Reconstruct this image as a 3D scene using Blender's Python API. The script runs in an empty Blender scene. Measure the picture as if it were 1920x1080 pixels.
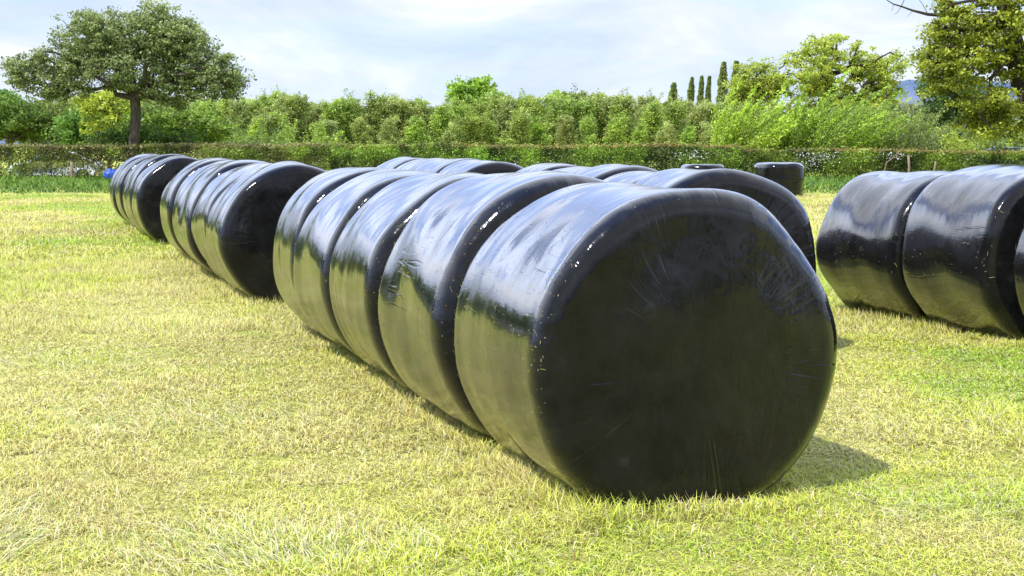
import bpy, math, random
import numpy as np
from mathutils import Vector, noise as mnoise

S = bpy.context.scene
C = S.collection
PI = math.pi
EYE = 1.52
FOC = 2600.0
HOR = 271.0

# ------------------------------------------------------------------ helpers
def tag(o, label=None, cat=None, group=None, kind=None):
    if label: o['label'] = label
    if cat: o['category'] = cat
    if group: o['group'] = group
    if kind: o['kind'] = kind
    return o

def empty(name, loc=(0, 0, 0), rz=0.0):
    o = bpy.data.objects.new(name, None)
    C.objects.link(o)
    o.location = loc
    o.rotation_euler = (0, 0, rz)
    return o

def make_obj(name, verts, faces, mat, parent=None, smooth=False, cols=None, uvs=None, zone=None):
    """verts (N,3); faces: (M,k) array or list of arrays"""
    me = bpy.data.meshes.new(name)
    verts = np.asarray(verts, dtype=np.float32)
    if not isinstance(faces, list) or (faces and not isinstance(faces[0], np.ndarray)):
        faces = [np.asarray(faces, dtype=np.int32)] if not isinstance(faces, np.ndarray) else [faces]
    faces = [np.asarray(f, dtype=np.int32) for f in faces if len(f)]
    me.vertices.add(len(verts))
    me.vertices.foreach_set('co', verts.ravel())
    nl = sum(f.size for f in faces)
    me.loops.add(nl)
    li = np.concatenate([f.ravel() for f in faces])
    me.loops.foreach_set('vertex_index', li)
    npoly = sum(len(f) for f in faces)
    me.polygons.add(npoly)
    tot = np.concatenate([np.full(len(f), f.shape[1], dtype=np.int32) for f in faces])
    st = np.concatenate([[0], np.cumsum(tot)[:-1]]).astype(np.int32)
    me.polygons.foreach_set('loop_start', st)
    me.polygons.foreach_set('loop_total', tot)
    if smooth:
        me.polygons.foreach_set('use_smooth', np.ones(npoly, dtype=bool))
    me.update(calc_edges=True)
    if cols is not None:
        a = me.color_attributes.new('tint', 'FLOAT_COLOR', 'POINT')
        cc = np.ones((len(verts), 4), dtype=np.float32)
        cc[:, :3] = cols
        a.data.foreach_set('color', cc.ravel())
    if uvs is not None:
        uvl = me.uv_layers.new(name='UVMap')
        uvl.data.foreach_set('uv', np.asarray(uvs, dtype=np.float32)[li].ravel())
    if zone is not None:
        a = me.attributes.new('zone', 'FLOAT', 'POINT')
        a.data.foreach_set('value', np.asarray(zone, dtype=np.float32))
    me.materials.append(mat)
    o = bpy.data.objects.new(name, me)
    C.objects.link(o)
    if parent: o.parent = parent
    return o

def copy_tree(o, parent=None):
    c = o.copy()
    C.objects.link(c)
    c.parent = parent
    for ch in [x for x in o.children]:
        copy_tree(ch, c)
    return c

def hash2(ix, iy, seed):
    n = (ix.astype(np.int64) * 374761393 + iy.astype(np.int64) * 668265263 + seed * 1274126177) & 0x7fffffff
    n = ((n ^ (n >> 13)) * 1274126177) & 0x7fffffff
    n = n ^ (n >> 16)
    return (n & 0xffff) / 65535.0

def vnoise(x, y, seed=0):
    ix = np.floor(x); iy = np.floor(y)
    fx = x - ix; fy = y - iy
    fx = fx * fx * (3 - 2 * fx); fy = fy * fy * (3 - 2 * fy)
    a = hash2(ix, iy, seed); b = hash2(ix + 1, iy, seed)
    c = hash2(ix, iy + 1, seed); d = hash2(ix + 1, iy + 1, seed)
    return (a * (1 - fx) + b * fx) * (1 - fy) + (c * (1 - fx) + d * fx) * fy

def fbm(x, y, seed=0, o=4):
    s = 0; a = 0.5
    for k in range(o):
        s = s + a * vnoise(x * 2 ** k, y * 2 ** k, seed + k * 17)
        a *= 0.5
    return s / (1 - 0.5 ** o)

def at(u, v, Y):
    """a ground-plan depth Y and two view tangents -> world point"""
    th = math.atan((540 - HOR) / FOC)
    a = (u - 960) / FOC; b = (540 - v) / FOC
    dx, dy, dz = a, math.cos(th) + b * math.sin(th), -math.sin(th) + b * math.cos(th)
    t = Y / dy
    return Vector((dx * t, Y, EYE + dz * t))

# ------------------------------------------------------------------ materials
def new_mat(name):
    m = bpy.data.materials.new(name)
    m.use_nodes = True
    nt = m.node_tree
    for n in list(nt.nodes): nt.nodes.remove(n)
    out = nt.nodes.new('ShaderNodeOutputMaterial')
    return m, nt, out

def nd(nt, typ, **kw):
    n = nt.nodes.new(typ)
    for k, v in kw.items():
        if k in n.inputs: n.inputs[k].default_value = v
        else: setattr(n, k, v)
    return n

def math_n(nt, op, a, b=None, c=None):
    n = nt.nodes.new('ShaderNodeMath'); n.operation = op
    for i, x in enumerate((a, b, c)):
        if x is None: continue
        if isinstance(x, (int, float)): n.inputs[i].default_value = x
        else: nt.links.new(x, n.inputs[i])
    return n.outputs[0]

def ramp(nt, fac, stops):
    r = nt.nodes.new('ShaderNodeValToRGB')
    el = r.color_ramp.elements
    while len(el) < len(stops): el.new(0.5)
    for e, (p, c) in zip(el, stops):
        e.position = p
        e.color = (c[0], c[1], c[2], 1) if not isinstance(c, (int, float)) else (c, c, c, 1)
    nt.links.new(fac, r.inputs[0])
    return r.outputs[0]

def leaf_material(name, rough=0.55, transl=0.35, spec=0.3, upn=0.0):
    m, nt, out = new_mat(name)
    at_ = nd(nt, 'ShaderNodeAttribute', attribute_name='tint')
    p = nd(nt, 'ShaderNodeBsdfPrincipled', Roughness=rough)
    p.inputs['Specular IOR Level'].default_value = spec
    oi = nt.nodes.new('ShaderNodeObjectInfo')           # each plant a little lighter, darker or yellower than its neighbour
    vary = nd(nt, 'ShaderNodeHueSaturation')
    if upn == 0:
        nt.links.new(math_n(nt, 'MULTIPLY_ADD', oi.outputs['Random'], 0.26, 0.90), vary.inputs['Value'])
        r2 = math_n(nt, 'FRACT', math_n(nt, 'MULTIPLY', oi.outputs['Random'], 7.31))
        nt.links.new(math_n(nt, 'MULTIPLY_ADD', r2, 0.018, 0.492), vary.inputs['Hue'])
    nt.links.new(at_.outputs['Color'], vary.inputs['Color'])
    nt.links.new(vary.outputs[0], p.inputs['Base Color'])
    t = nt.nodes.new('ShaderNodeBsdfTranslucent')
    hs = nd(nt, 'ShaderNodeHueSaturation', Saturation=1.1, Value=1.15)
    nt.links.new(vary.outputs[0], hs.inputs['Color'])
    nt.links.new(hs.outputs[0], t.inputs['Color'])
    if upn > 0:
        g = nt.nodes.new('ShaderNodeNewGeometry')
        sc_ = nt.nodes.new('ShaderNodeVectorMath'); sc_.operation = 'SCALE'; sc_.inputs['Scale'].default_value = 1 - upn
        nt.links.new(g.outputs['Normal'], sc_.inputs[0])
        ad = nt.nodes.new('ShaderNodeVectorMath'); ad.operation = 'ADD'; ad.inputs[1].default_value = (0, 0, upn)
        nt.links.new(sc_.outputs[0], ad.inputs[0])
        no = nt.nodes.new('ShaderNodeVectorMath'); no.operation = 'NORMALIZE'; nt.links.new(ad.outputs[0], no.inputs[0])
        nt.links.new(no.outputs[0], p.inputs['Normal'])
    mx = nd(nt, 'ShaderNodeMixShader', Fac=transl)
    nt.links.new(p.outputs[0], mx.inputs[1]); nt.links.new(t.outputs[0], mx.inputs[2])
    nt.links.new(mx.outputs[0], out.inputs[0])
    return m

def bark_material(name, c1, c2):
    m, nt, out = new_mat(name)
    tc = nt.nodes.new('ShaderNodeTexCoord')
    mp = nd(nt, 'ShaderNodeMapping'); mp.inputs['Scale'].default_value = (9, 9, 2.2)
    nt.links.new(tc.outputs['Object'], mp.inputs[0])
    n = nd(nt, 'ShaderNodeTexNoise', Scale=2.0, Detail=6.0)
    nt.links.new(mp.outputs[0], n.inputs['Vector'])
    c = ramp(nt, n.outputs[0], [(0.35, c1), (0.65, c2)])
    p = nd(nt, 'ShaderNodeBsdfPrincipled', Roughness=0.9)
    nt.links.new(c, p.inputs['Base Color'])
    b = nd(nt, 'ShaderNodeBump', Strength=0.8, Distance=0.03)
    nt.links.new(n.outputs[0], b.inputs['Height']); nt.links.new(b.outputs[0], p.inputs['Normal'])
    nt.links.new(p.outputs[0], out.inputs[0])
    return m

def simple_mat(name, col, rough=0.5, metal=0.0, var=0.15, scale=8.0, coat=0.0):
    m, nt, out = new_mat(name)
    tc = nt.nodes.new('ShaderNodeTexCoord')
    n = nd(nt, 'ShaderNodeTexNoise', Scale=scale, Detail=5.0)
    nt.links.new(tc.outputs['Object'], n.inputs['Vector'])
    c = ramp(nt, n.outputs[0], [(0.3, tuple(x * (1 - var) for x in col)), (0.7, tuple(min(1, x * (1 + var)) for x in col))])
    p = nd(nt, 'ShaderNodeBsdfPrincipled', Roughness=rough, Metallic=metal)
    p.inputs['Coat Weight'].default_value = coat
    nt.links.new(c, p.inputs['Base Color'])
    nt.links.new(p.outputs[0], out.inputs[0])
    return m

def film_material():
    m, nt, out = new_mat('black_stretch_film')
    L = nt.links.new
    uv = nd(nt, 'ShaderNodeUVMap', uv_map='UVMap')
    tc = nt.nodes.new('ShaderNodeTexCoord')
    zone = nd(nt, 'ShaderNodeAttribute', attribute_name='zone').outputs['Fac']
    oi = nt.nodes.new('ShaderNodeObjectInfo')
    comb = nt.nodes.new('ShaderNodeCombineXYZ')
    rnd = math_n(nt, 'MULTIPLY', oi.outputs['Random'], 37.0)
    L(rnd, comb.inputs[0]); L(rnd, comb.inputs[1]); L(rnd, comb.inputs[2])
    def src(sock):
        a = nt.nodes.new('ShaderNodeVectorMath'); a.operation = 'ADD'
        L(sock, a.inputs[0]); L(comb.outputs[0], a.inputs[1]); return a.outputs[0]
    uvo, obo = src(uv.outputs[0]), src(tc.outputs['Object'])
    def noise_(vec, scl, rot=0.0, scale=1.0, detail=3.0, rough=0.5, dist=0.0):
        mp = nd(nt, 'ShaderNodeMapping'); mp.inputs['Scale'].default_value = scl
        mp.inputs['Rotation'].default_value = (0, 0, rot)
        L(vec, mp.inputs[0])
        n = nd(nt, 'ShaderNodeTexNoise', Scale=scale, Detail=detail, Roughness=rough, Distortion=dist)
        L(mp.outputs[0], n.inputs['Vector']); return n.outputs[0]
    # bands of stretch running round the bale, soft undulation, fine wind wrinkles
    band = noise_(uvo, (0.8, 6.0, 1.0), 0.08, 1.0, 2.0)
    soft = noise_(uvo, (3.0, 4.0, 1.0), 0.4, 1.0, 2.0)
    wr1 = noise_(uvo, (24.0, 40.0, 1.0), 0.5, 1.0, 4.0, 0.6, 0.3)
    wr2 = noise_(uvo, (80.0, 16.0, 1.0), 0.25, 1.0, 3.0, 0.55, 0.4)
    creases = noise_(uvo, (26.0, 2.4, 1.0), 0.16, 1.0, 2.0, 0.5, 0.8)
    cre = ramp(nt, creases, [(0.60, 0.0), (0.70, 1.0)])
    cmask = ramp(nt, noise_(uvo, (1.6, 1.2, 1.0), 0.0, 1.0, 2.0), [(0.52, 0.0), (0.64, 1.0)])
    crease = math_n(nt, 'MULTIPLY', cre, cmask)
    side = math_n(nt, 'MULTIPLY', band, 0.55)
    side = math_n(nt, 'MULTIPLY_ADD', soft, 1.3, side)
    side = math_n(nt, 'MULTIPLY_ADD', wr1, 0.105, side)
    side = math_n(nt, 'MULTIPLY_ADD', wr2, 0.048, side)
    side = math_n(nt, 'MULTIPLY_ADD', crease, 0.19, side)
    rimn = noise_(uvo, (34.0, 3.5, 1.0), 0.1, 1.0, 3.0, 0.55, 0.5)
    rimm = ramp(nt, zone, [(0.05, 0.0), (0.35, 1.0), (0.8, 1.0), (1.0, 0.0)])
    side = math_n(nt, 'MULTIPLY_ADD', math_n(nt, 'MULTIPLY', rimn, rimm), 0.32, side)
    # face: lumpy silage pressed under the film plus thin taut lines
    f1 = noise_(obo, (2.6, 2.6, 2.6), 0, 1.0, 3.0)
    f2 = noise_(obo, (9, 9, 5), 0, 1.0, 4.0, 0.55, 0.5)
    f3 = noise_(uvo, (9.0, 0.8, 1.0), 0.1, 1.0, 3.0, 0.5, 0.4)
    face = math_n(nt, 'MULTIPLY', f1, 1.6)
    face = math_n(nt, 'MULTIPLY_ADD', f2, 0.9, face)
    sepuv = nt.nodes.new('ShaderNodeSeparateXYZ'); L(uv.outputs[0], sepuv.inputs[0])
    rim_m = ramp(nt, sepuv.outputs[1], [(0.22, 0.0), (0.42, 1.0)])
    f3 = noise_(uvo, (22.0, 2.2, 1.0), 0.06, 1.0, 2.0, 0.5, 0.6)
    f3c = ramp(nt, f3, [(0.56, 0.0), (0.66, 1.0)])
    fm = ramp(nt, noise_(obo, (3.2, 3.2, 3.2), 0, 1.0, 2.0), [(0.5, 0.0), (0.6, 1.0)])
    f3m = math_n(nt, 'MULTIPLY', math_n(nt, 'MULTIPLY', f3c, fm), rim_m)
    face = math_n(nt, 'MULTIPLY_ADD', f3m, 0.22, face)
    mix = nt.nodes.new('ShaderNodeMix'); mix.data_type = 'FLOAT'
    L(zone, mix.inputs[0]); L(face, mix.inputs[2]); L(side, mix.inputs[3])
    bump = nd(nt, 'ShaderNodeBump', Strength=1.0, Distance=0.0065)
    L(mix.outputs[0], bump.inputs['Height'])
    # dust and slight haze in the film
    dust = noise_(obo, (6, 6, 6), 0, 1.0, 6.0, 0.65)
    col = ramp(nt, dust, [(0.35, (0.006, 0.006, 0.0065)), (0.62, (0.012, 0.012, 0.0125)), (0.8, (0.03, 0.03, 0.028))])
    rg = ramp(nt, noise_(uvo, (2.5, 7.0, 1.0), 0.2, 1.0, 4.0, 0.6), [(0.3, 0.07), (0.7, 0.16)])
    df = nt.nodes.new('ShaderNodeBsdfDiffuse'); L(col, df.inputs['Color']); L(bump.outputs[0], df.inputs['Normal'])
    gl = nd(nt, 'ShaderNodeBsdfGlossy'); L(rg, gl.inputs['Roughness']); L(bump.outputs[0], gl.inputs['Normal'])
    gl.inputs['Color'].default_value = (1, 1, 1, 1)
    lw = nd(nt, 'ShaderNodeLayerWeight', Blend=0.5); L(bump.outputs[0], lw.inputs['Normal'])
    # several film layers: reflectance climbs faster with angle than a single surface
    fr = math_n(nt, 'MULTIPLY_ADD', math_n(nt, 'POWER', lw.outputs['Facing'], 2.2), 0.70, 0.0150)
    mx = nt.nodes.new('ShaderNodeMixShader'); L(fr, mx.inputs[0]); L(df.outputs[0], mx.inputs[1]); L(gl.outputs[0], mx.inputs[2])
    L(mx.outputs[0], out.inputs[0])
    return m

def ground_material():
    m, nt, out = new_mat('mown_field_ground')
    L = nt.links.new
    geo = nt.nodes.new('ShaderNodeNewGeometry')
    def n_(scl, rot=0.0, detail=5.0, rough=0.55, dist=0.0):
        mp = nd(nt, 'ShaderNodeMapping'); mp.inputs['Scale'].default_value = scl
        mp.inputs['Rotation'].default_value = (0, 0, rot)
        L(geo.outputs['Position'], mp.inputs[0])
        n = nd(nt, 'ShaderNodeTexNoise', Scale=1.0, Detail=detail, Roughness=rough, Distortion=dist)
        L(mp.outputs[0], n.inputs['Vector']); return n.outputs[0]
    big = n_((0.35, 0.16, 1), 0.3)
    mid = n_((2.2, 1.2, 1), 0.2)
    fine = n_((45, 45, 10), 0.0, 5.0, 0.7, 1.0)
    a = math_n(nt, 'MULTIPLY', big, 0.45)
    a = math_n(nt, 'MULTIPLY_ADD', mid, 0.3, a)
    a = math_n(nt, 'MULTIPLY_ADD', fine, 0.25, a)
    col = ramp(nt, a, [(0.30, (0.15, 0.22, 0.03)), (0.42, (0.34, 0.40, 0.06)), (0.52, (0.50, 0.50, 0.12)), (0.66, (0.62, 0.55, 0.20))])
    p = nd(nt, 'ShaderNodeBsdfPrincipled', Roughness=0.95)
    p.inputs['Specular IOR Level'].default_value = 0.1
    L(col, p.inputs['Base Color'])
    b = nd(nt, 'ShaderNodeBump', Strength=0.7, Distance=0.04)
    L(fine, b.inputs['Height']); L(b.outputs[0], p.inputs['Normal'])
    L(p.outputs[0], out.inputs[0])
    return m

def hill_material():
    m, nt, out = new_mat('haze_tinted_moorland')
    L = nt.links.new
    geo = nt.nodes.new('ShaderNodeNewGeometry')
    mp = nd(nt, 'ShaderNodeMapping'); mp.inputs['Scale'].default_value = (0.006, 0.003, 0.02)
    L(geo.outputs['Position'], mp.inputs[0])
    n = nd(nt, 'ShaderNodeTexNoise', Scale=1.0, Detail=6.0)
    L(mp.outputs[0], n.inputs['Vector'])
    col = ramp(nt, n.outputs[0], [(0.35, (0.10, 0.145, 0.24)), (0.6, (0.165, 0.21, 0.31)), (0.75, (0.22, 0.24, 0.30))])  # distance haze painted into the base colour as blue
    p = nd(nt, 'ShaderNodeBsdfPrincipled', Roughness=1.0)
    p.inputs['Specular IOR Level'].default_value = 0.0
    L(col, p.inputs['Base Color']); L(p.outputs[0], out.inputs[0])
    return m

M_FILM = film_material()
M_GROUND = ground_material()
M_GRASS = leaf_material('grass_blade', 0.55, 0.22, 0.28, 0.5)
M_LEAF = leaf_material('broad_leaf', 0.5, 0.35, 0.35)
M_BARK = bark_material('grey_brown_bark', (0.035, 0.028, 0.02), (0.12, 0.10, 0.075))
M_BARK_DARK = bark_material('dark_bark', (0.02, 0.015, 0.01), (0.06, 0.045, 0.03))
M_HILL = hill_material()
M_POST = bark_material('weathered_timber', (0.16, 0.12, 0.08), (0.34, 0.27, 0.19))
M_BLUE = simple_mat('blue_plastic', (0.02, 0.08, 0.45), 0.25, coat=0.5)
M_WHITE_PAINT = simple_mat('white_car_paint', (0.62, 0.65, 0.70), 0.3, coat=1.0, var=0.04)
M_SLATE_PAINT = simple_mat('slate_blue_car_paint', (0.10, 0.16, 0.28), 0.3, coat=1.0, var=0.05)
M_GLASS = simple_mat('dark_car_glass', (0.02, 0.025, 0.03), 0.05, var=0.1)
M_TYRE = simple_mat('tyre_rubber', (0.02, 0.02, 0.02), 0.8)
M_RED = simple_mat('red_lens', (0.55, 0.04, 0.02), 0.2)
M_RIM = simple_mat('wheel_rim', (0.4, 0.4, 0.42), 0.35, metal=0.8)

# ------------------------------------------------------------------ bales
AL = math.radians(19.78)           # rows run away to the left of the view
CA, SA = math.cos(AL), math.sin(AL)
def row(s, off): return Vector((-s * SA + off * CA, s * CA + off * SA, 0))

FOOTPRINTS = []

def sines(rng, n, fmin, fmax):
    return [(rng.uniform(fmin, fmax), rng.uniform(fmin, fmax), rng.uniform(0, 6.28), rng.choice([-1, 1])) for _ in range(n)]

def bale_surface(L, W, H, seed, N=144, dents=(), pucker=1.0, flat_end=0.0, rc=None):
    rng = random.Random(seed)
    rf = rc or rng.uniform(0.10, 0.125)
    rb = rc or rng.uniform(0.07, 0.09)
    gap = 0.0 if rc else 0.075
    L = L - gap
    Rm = W / 2
    bul_f, bul_b = rng.uniform(0.022, 0.032), rng.uniform(0.01, 0.02)
    prof = []                                    # (y, radius, zone, n_y, n_r)
    nf, nr, ns = 18, 11, 26
    for i in range(nf):
        q = (i + 0.02) / nf
        r = q * (Rm - rf)
        prof.append((-L / 2 - bul_f * (1 - (r / Rm) ** 2) + bul_f * (1 - ((Rm - rf) / Rm) ** 2), r, 0.0, -1, 0))
    for i in range(nr):
        a = i / (nr - 1) * PI / 2
        prof.append((-L / 2 + rf - rf * math.cos(a), Rm - rf + rf * math.sin(a), i / (nr - 1), -math.cos(a), math.sin(a)))
    for i in range(1, ns):
        prof.append((-L / 2 + rf + (L - rf - rb) * i / ns, Rm, 1.0, 0, 1))
    for i in range(nr):
        a = (1 - i / (nr - 1)) * PI / 2
        prof.append((L / 2 - rb + rb * math.cos(a), Rm - rb + rb * math.sin(a), 1 - i / (nr - 1), math.cos(a), math.sin(a)))
    for i in range(1, nf + 1):
        q = 1 - (i - 0.02) / nf
        r = max(q, 0.001) * (Rm - rb)
        prof.append((L / 2 + bul_b * (1 - (r / Rm) ** 2) - bul_b * (1 - ((Rm - rb) / Rm) ** 2), r, 0.0, 1, 0))
    P = np.array(prof)
    s = np.concatenate([[0], np.cumsum(np.hypot(np.diff(P[:, 0]), np.diff(P[:, 1])))])
    th = -PI / 2 + np.arange(N + 1) / N * 2 * PI        # seam underneath
    T, Y = np.meshgrid(th, P[:, 0], indexing='xy')
    R = np.repeat(P[:, 1:2], N + 1, 1); Z1 = np.repeat(P[:, 2:3], N + 1, 1)
    NY = np.repeat(P[:, 3:4], N + 1, 1); NR = np.repeat(P[:, 4:5], N + 1, 1)
    rel = (R / Rm)
    # out-of-round
    f = np.ones_like(T)
    oor = 0.4 if seed == 11 else rng.uniform(.7, 1.35)
    for k, a in ((2, .008), (3, .009), (4, .007), (5, .006), (6, .004), (8, .0025)):
        f += oor * a * rng.uniform(0.4, 1.2) * np.cos(k * T + rng.uniform(0, 6.28) + rng.uniform(-0.5, 0.5) * Y)
    for (ang, wid, amp) in dents:
        d = (T - ang + PI) % (2 * PI) - PI
        f += amp * np.exp(-(d / wid) ** 2)
    # barrel and stretch bands
    f += 0.004 * np.cos(PI * Y / L) * NR
    b = 0
    for k in range(4):
        b = b + rng.uniform(0.3, 1) * np.sin(rng.uniform(6, 26) * Y + rng.uniform(0, 6.28) + 0.5 * np.sin(T * rng.choice([1, 2, 3]) + k))
    f = 1 + (f - 1) * np.clip(rel, 0, 1) ** 1.5
    f += 0.0028 * b * np.clip(NR * 2 - 0.6, 0, 1)
    disp = np.zeros_like(T)
    # broad lumps
    for k in range(7):
        disp += 0.0045 * np.clip(rel, 0, 1) ** 2 * rng.uniform(.4, 1) * np.sin(rng.choice([2, 3, 4, 5, 6, 7]) * T + rng.uniform(2, 9) * Y + rng.uniform(0, 6.28))
    # lumps over faces in x/z
    X0, Z0 = R * np.cos(T), R * np.sin(T)
    for k in range(8):
        kx, kz = rng.uniform(-11, 11), rng.uniform(-11, 11)
        disp += 0.0020 * np.abs(NY) * np.sin(kx * X0 + kz * Z0 + rng.uniform(0, 6.28))
    # pleats gathered round the rim
    mask = np.exp(-((rel - 0.97) / 0.07) ** 2) * (0.25 + np.abs(NY)) * (1 - (NR > 0.985))
    pl = 0
    for k in range(7):
        n = rng.choice([13, 17, 23, 29, 38, 44, 53])
        amp = rng.uniform(.3, 1)
        pl = pl + amp * np.sin(n * T + rng.uniform(0, 6.28) + rng.uniform(-14, 14) * (rel - 1))
    gate = 0.5 + 0.5 * np.sin(2 * T + rng.uniform(0, 6.28)) * np.sin(3 * T + rng.uniform(0, 6.28))
    disp += 0.0007 * pucker * pl * mask * (0.35 + gate)
    Rz = H / 2 * 1.05
    cz = H - Rz
    ex = R * f + disp * NR
    Xc = ex * np.cos(T) * 1.0
    Zc = ex * np.sin(T) * (Rz / Rm)
    Xc = Xc * (1 + 0.02 * (-np.sin(T)) * rel)
    Zc = Zc + cz
    Yc = Y + disp * NY * 1.0
    Zc = 0.5 * (Zc + np.sqrt(Zc ** 2 + 0.05 ** 2)) - 0.02
    if flat_end:
        pass
    V = np.stack([Xc, Yc, Zc], -1)
    U = np.stack([(T + PI / 2) / (2 * PI) * 4.4, np.repeat(s[:, None], N + 1, 1)], -1)
    return V, U, Z1

def bale_obj(name, V, U, Z, parent=None):
    ny, nt_ = V.shape[:2]
    idx = np.arange(ny * nt_).reshape(ny, nt_)
    F = np.stack([idx[:-1, :-1], idx[:-1, 1:], idx[1:, 1:], idx[1:, :-1]], -1).reshape(-1, 4)
    F = F[:, ::1]
    return make_obj(name, V.reshape(-1, 3), F, M_FILM, parent, True, uvs=U.reshape(-1, 2), zone=Z.ravel())

def clippings(V, seed, n, parent, pref=-1):
    """dried bits of grass stuck to the film"""
    rng = np.random.default_rng(seed)
    ny, nt_ = V.shape[:2]
    vs, fs, cs = [], [], []
    for k in range(n):
        i = rng.integers(ny * 0.28, ny * 0.72); 
        # mostly on the flank that looks at the field, lower half
        j = int(nt_ * (0.75 + rng.normal(-0.045, 0.07) if pref < 0 else rng.uniform(0, 1))) % (nt_ - 1)
        p = V[i, j]; q = V[min(i + 1, ny - 1), j]; r = V[i, j + 1]
        e1 = q - p; e2 = r - p
        nrm = np.cross(e2, e1); nn = np.linalg.norm(nrm)
        if nn < 1e-9: continue
        nrm /= nn
        if np.dot(nrm, [p[0], 0, p[2] - 0.68]) < 0: nrm = -nrm
        e1 /= (np.linalg.norm(e1) + 1e-9); e2 = np.cross(nrm, e1)
        a = rng.uniform(0, 6.28); L = rng.uniform(0.004, 0.013) if rng.random() > .10 else rng.uniform(0.02, 0.045)
        w = rng.uniform(0.0006, 0.0013)
        p = p + e1 * rng.uniform(-.02, .02) + nrm * 0.001
        cur = rng.normal(0, 0.5)
        pts = []
        for t in (0, .5, 1):
            ang = a + cur * t
            if not pts: c0 = p
            else: c0 = pts[-1][2] + (e1 * math.cos(ang) + e2 * math.sin(ang)) * L / 2
            sd = (-e1 * math.sin(ang) + e2 * math.cos(ang)) * w
            c1 = c0 + nrm * (0.004 * t)
            pts.append((c1 - sd, c1 + sd, c0))
        b = len(vs)
        for (l, r_, _) in pts: vs += [l, r_]
        fs += [[b, b + 1, b + 3, b + 2], [b + 2, b + 3, b + 5, b + 4]]
        c = random.Random(k + seed).choice([(.40, .38, .10), (.25, .34, .05), (.42, .36, .18), (.32, .22, .08)])
        cs += [c] * 6
    o = make_obj('grass_clippings', np.array(vs), np.array(fs), M_GRASS, parent, cols=np.array(cs))
    tag(o, kind='stuff')

BALE_CAT = 'silage bale'
def put_bale(s, off, L, W, H, seed, label, group, yaw=0.0, N=144, dents=(), clip=0, rc=None, sd=0.0):
    V, U, Z = bale_surface(L, W, H, seed, N, dents, rc=rc)
    o = bale_obj('silage_bale', V, U, Z)
    p = row(s + (L - .075) / 2, off)
    o.location = p
    o.rotation_euler = (0, 0, AL + yaw)
    tag(o, label, BALE_CAT, group)
    FOOTPRINTS.append((p.x, p.y, AL + yaw, W * 0.30, L / 2 - 0.04))
    if clip: clippings(V, seed, clip, o)
    return o, V

G1 = 'bales of the nearest row group'
G2 = 'bales of the middle group on the left'
G3 = 'bales of the far group on the left'
B1 = 'bales of the second row, right behind the nearest row'
B2 = 'bales of the small group by the hedge'
D1 = 'bales of the row at the right edge'

near = [
 (5.10, 2.65, 1.22, 1.445, 1.355, 11, 'foremost black wrapped bale showing its whole round end, front of the nearest row', 0.0, ((0.85, .18, -.012), (1.3, .25, .004), (0.15, .3, .008), (-2.2, .2, .006)), 420),
 (6.42, 2.665, 1.24, 1.50, 1.38, 22, 'black wrapped bale directly behind the foremost bale, with a thick puckered rim', 0.015, ((2.4, .4, .008),), 320),
 (7.74, 2.665, 1.22, 1.50, 1.365, 33, 'third black wrapped bale from the front in the nearest row', -0.01, (), 200),
 (8.99, 2.66, 1.16, 1.50, 1.36, 44, 'fourth black wrapped bale from the front in the nearest row', 0.01, (), 80),
 (10.18, 2.67, 1.10, 1.47, 1.36, 55, 'rearmost black wrapped bale of the nearest row, beside the middle group', -0.02, (), 60),
]
BALES = {}
for i, (s, off, L, W, H, sd, lab, yaw, dn, cl) in enumerate(near):
    BALES[i] = put_bale(s, off, L, W, H, sd, lab, G1, yaw, 300 if i < 2 else 200, dn, cl)

mid_l = ['front bale of the middle left group, showing its dark round end', 'second bale from the front of the middle left group',
         'third bale from the front of the middle left group', 'fourth bale from the front of the middle left group', 'rearmost bale of the middle left group']
for i in range(5):
    put_bale(13.25 + i * 1.20, 2.58 + [0, .0, -.02, .02, 0][i], 1.18, [1.47, 1.45, 1.47, 1.44, 1.47][i], [1.35, 1.33, 1.355, 1.34, 1.36][i], 100 + i, mid_l[i], G2, [0, .02, -.02, .01, 0][i])
far_l = ['front bale of the farthest left group, its black end facing out', 'second bale from the front of the farthest left group',
         'third bale from the front of the farthest left group', 'fourth bale from the front of the farthest left group', 'rearmost bale of the farthest left group, by the blue sack']
for i in range(5):
    put_bale(21.7 + i * 1.24, 2.50 + [0, -.02, .02, 0, -.02][i], 1.18, 1.46, [1.35, 1.38, 1.35, 1.36, 1.35][i], 200 + i, far_l[i], G3, [0, .02, -.02, .01, 0][i], 112)
b1_l = ['front bale of the second row, its dark round end half hidden', 'second bale from the front of the second row, only its top in view',
        'third bale from the front of the second row, only its top in view', 'fourth bale from the front of the second row, only its top in view', 'rearmost bale of the second row, only its top in view']
for i in range(5):
    o, V = put_bale(8.70 + i * 1.02, 4.79 + i * 0.125, 1.00, [1.51, 1.43, 1.47, 1.42, 1.45][i], [1.345, 1.32, 1.355, 1.325, 1.345][i], 300 + i, b1_l[i], B1, -.115 + [0, .02, -.02, .01, 0][i], dents=((0.72, .36, .075), (2.3, .3, .02)) if i == 0 else ())
b2_l = ['front bale of the small far group, dark end showing above the nearest row', 'second bale from the front of the small far group by the hedge',
        'third bale from the front of the small far group by the hedge', 'rearmost bale of the small far group by the hedge']
for i in range(4):
    put_bale(14.9 + i * 1.12, 5.22 + i * .03, 1.14, 1.46, [1.352, 1.37, 1.345, 1.35][i], 400 + i, b2_l[i], B2, [0, .02, -.02, .01][i])
d_l = [None, None, 'black wrapped bale cut off by the right edge of the photo', 'tall creased bale in the right hand row, beside the lower one', 'leftmost bale of the right hand row, lower with a flat shouldered top']
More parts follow.
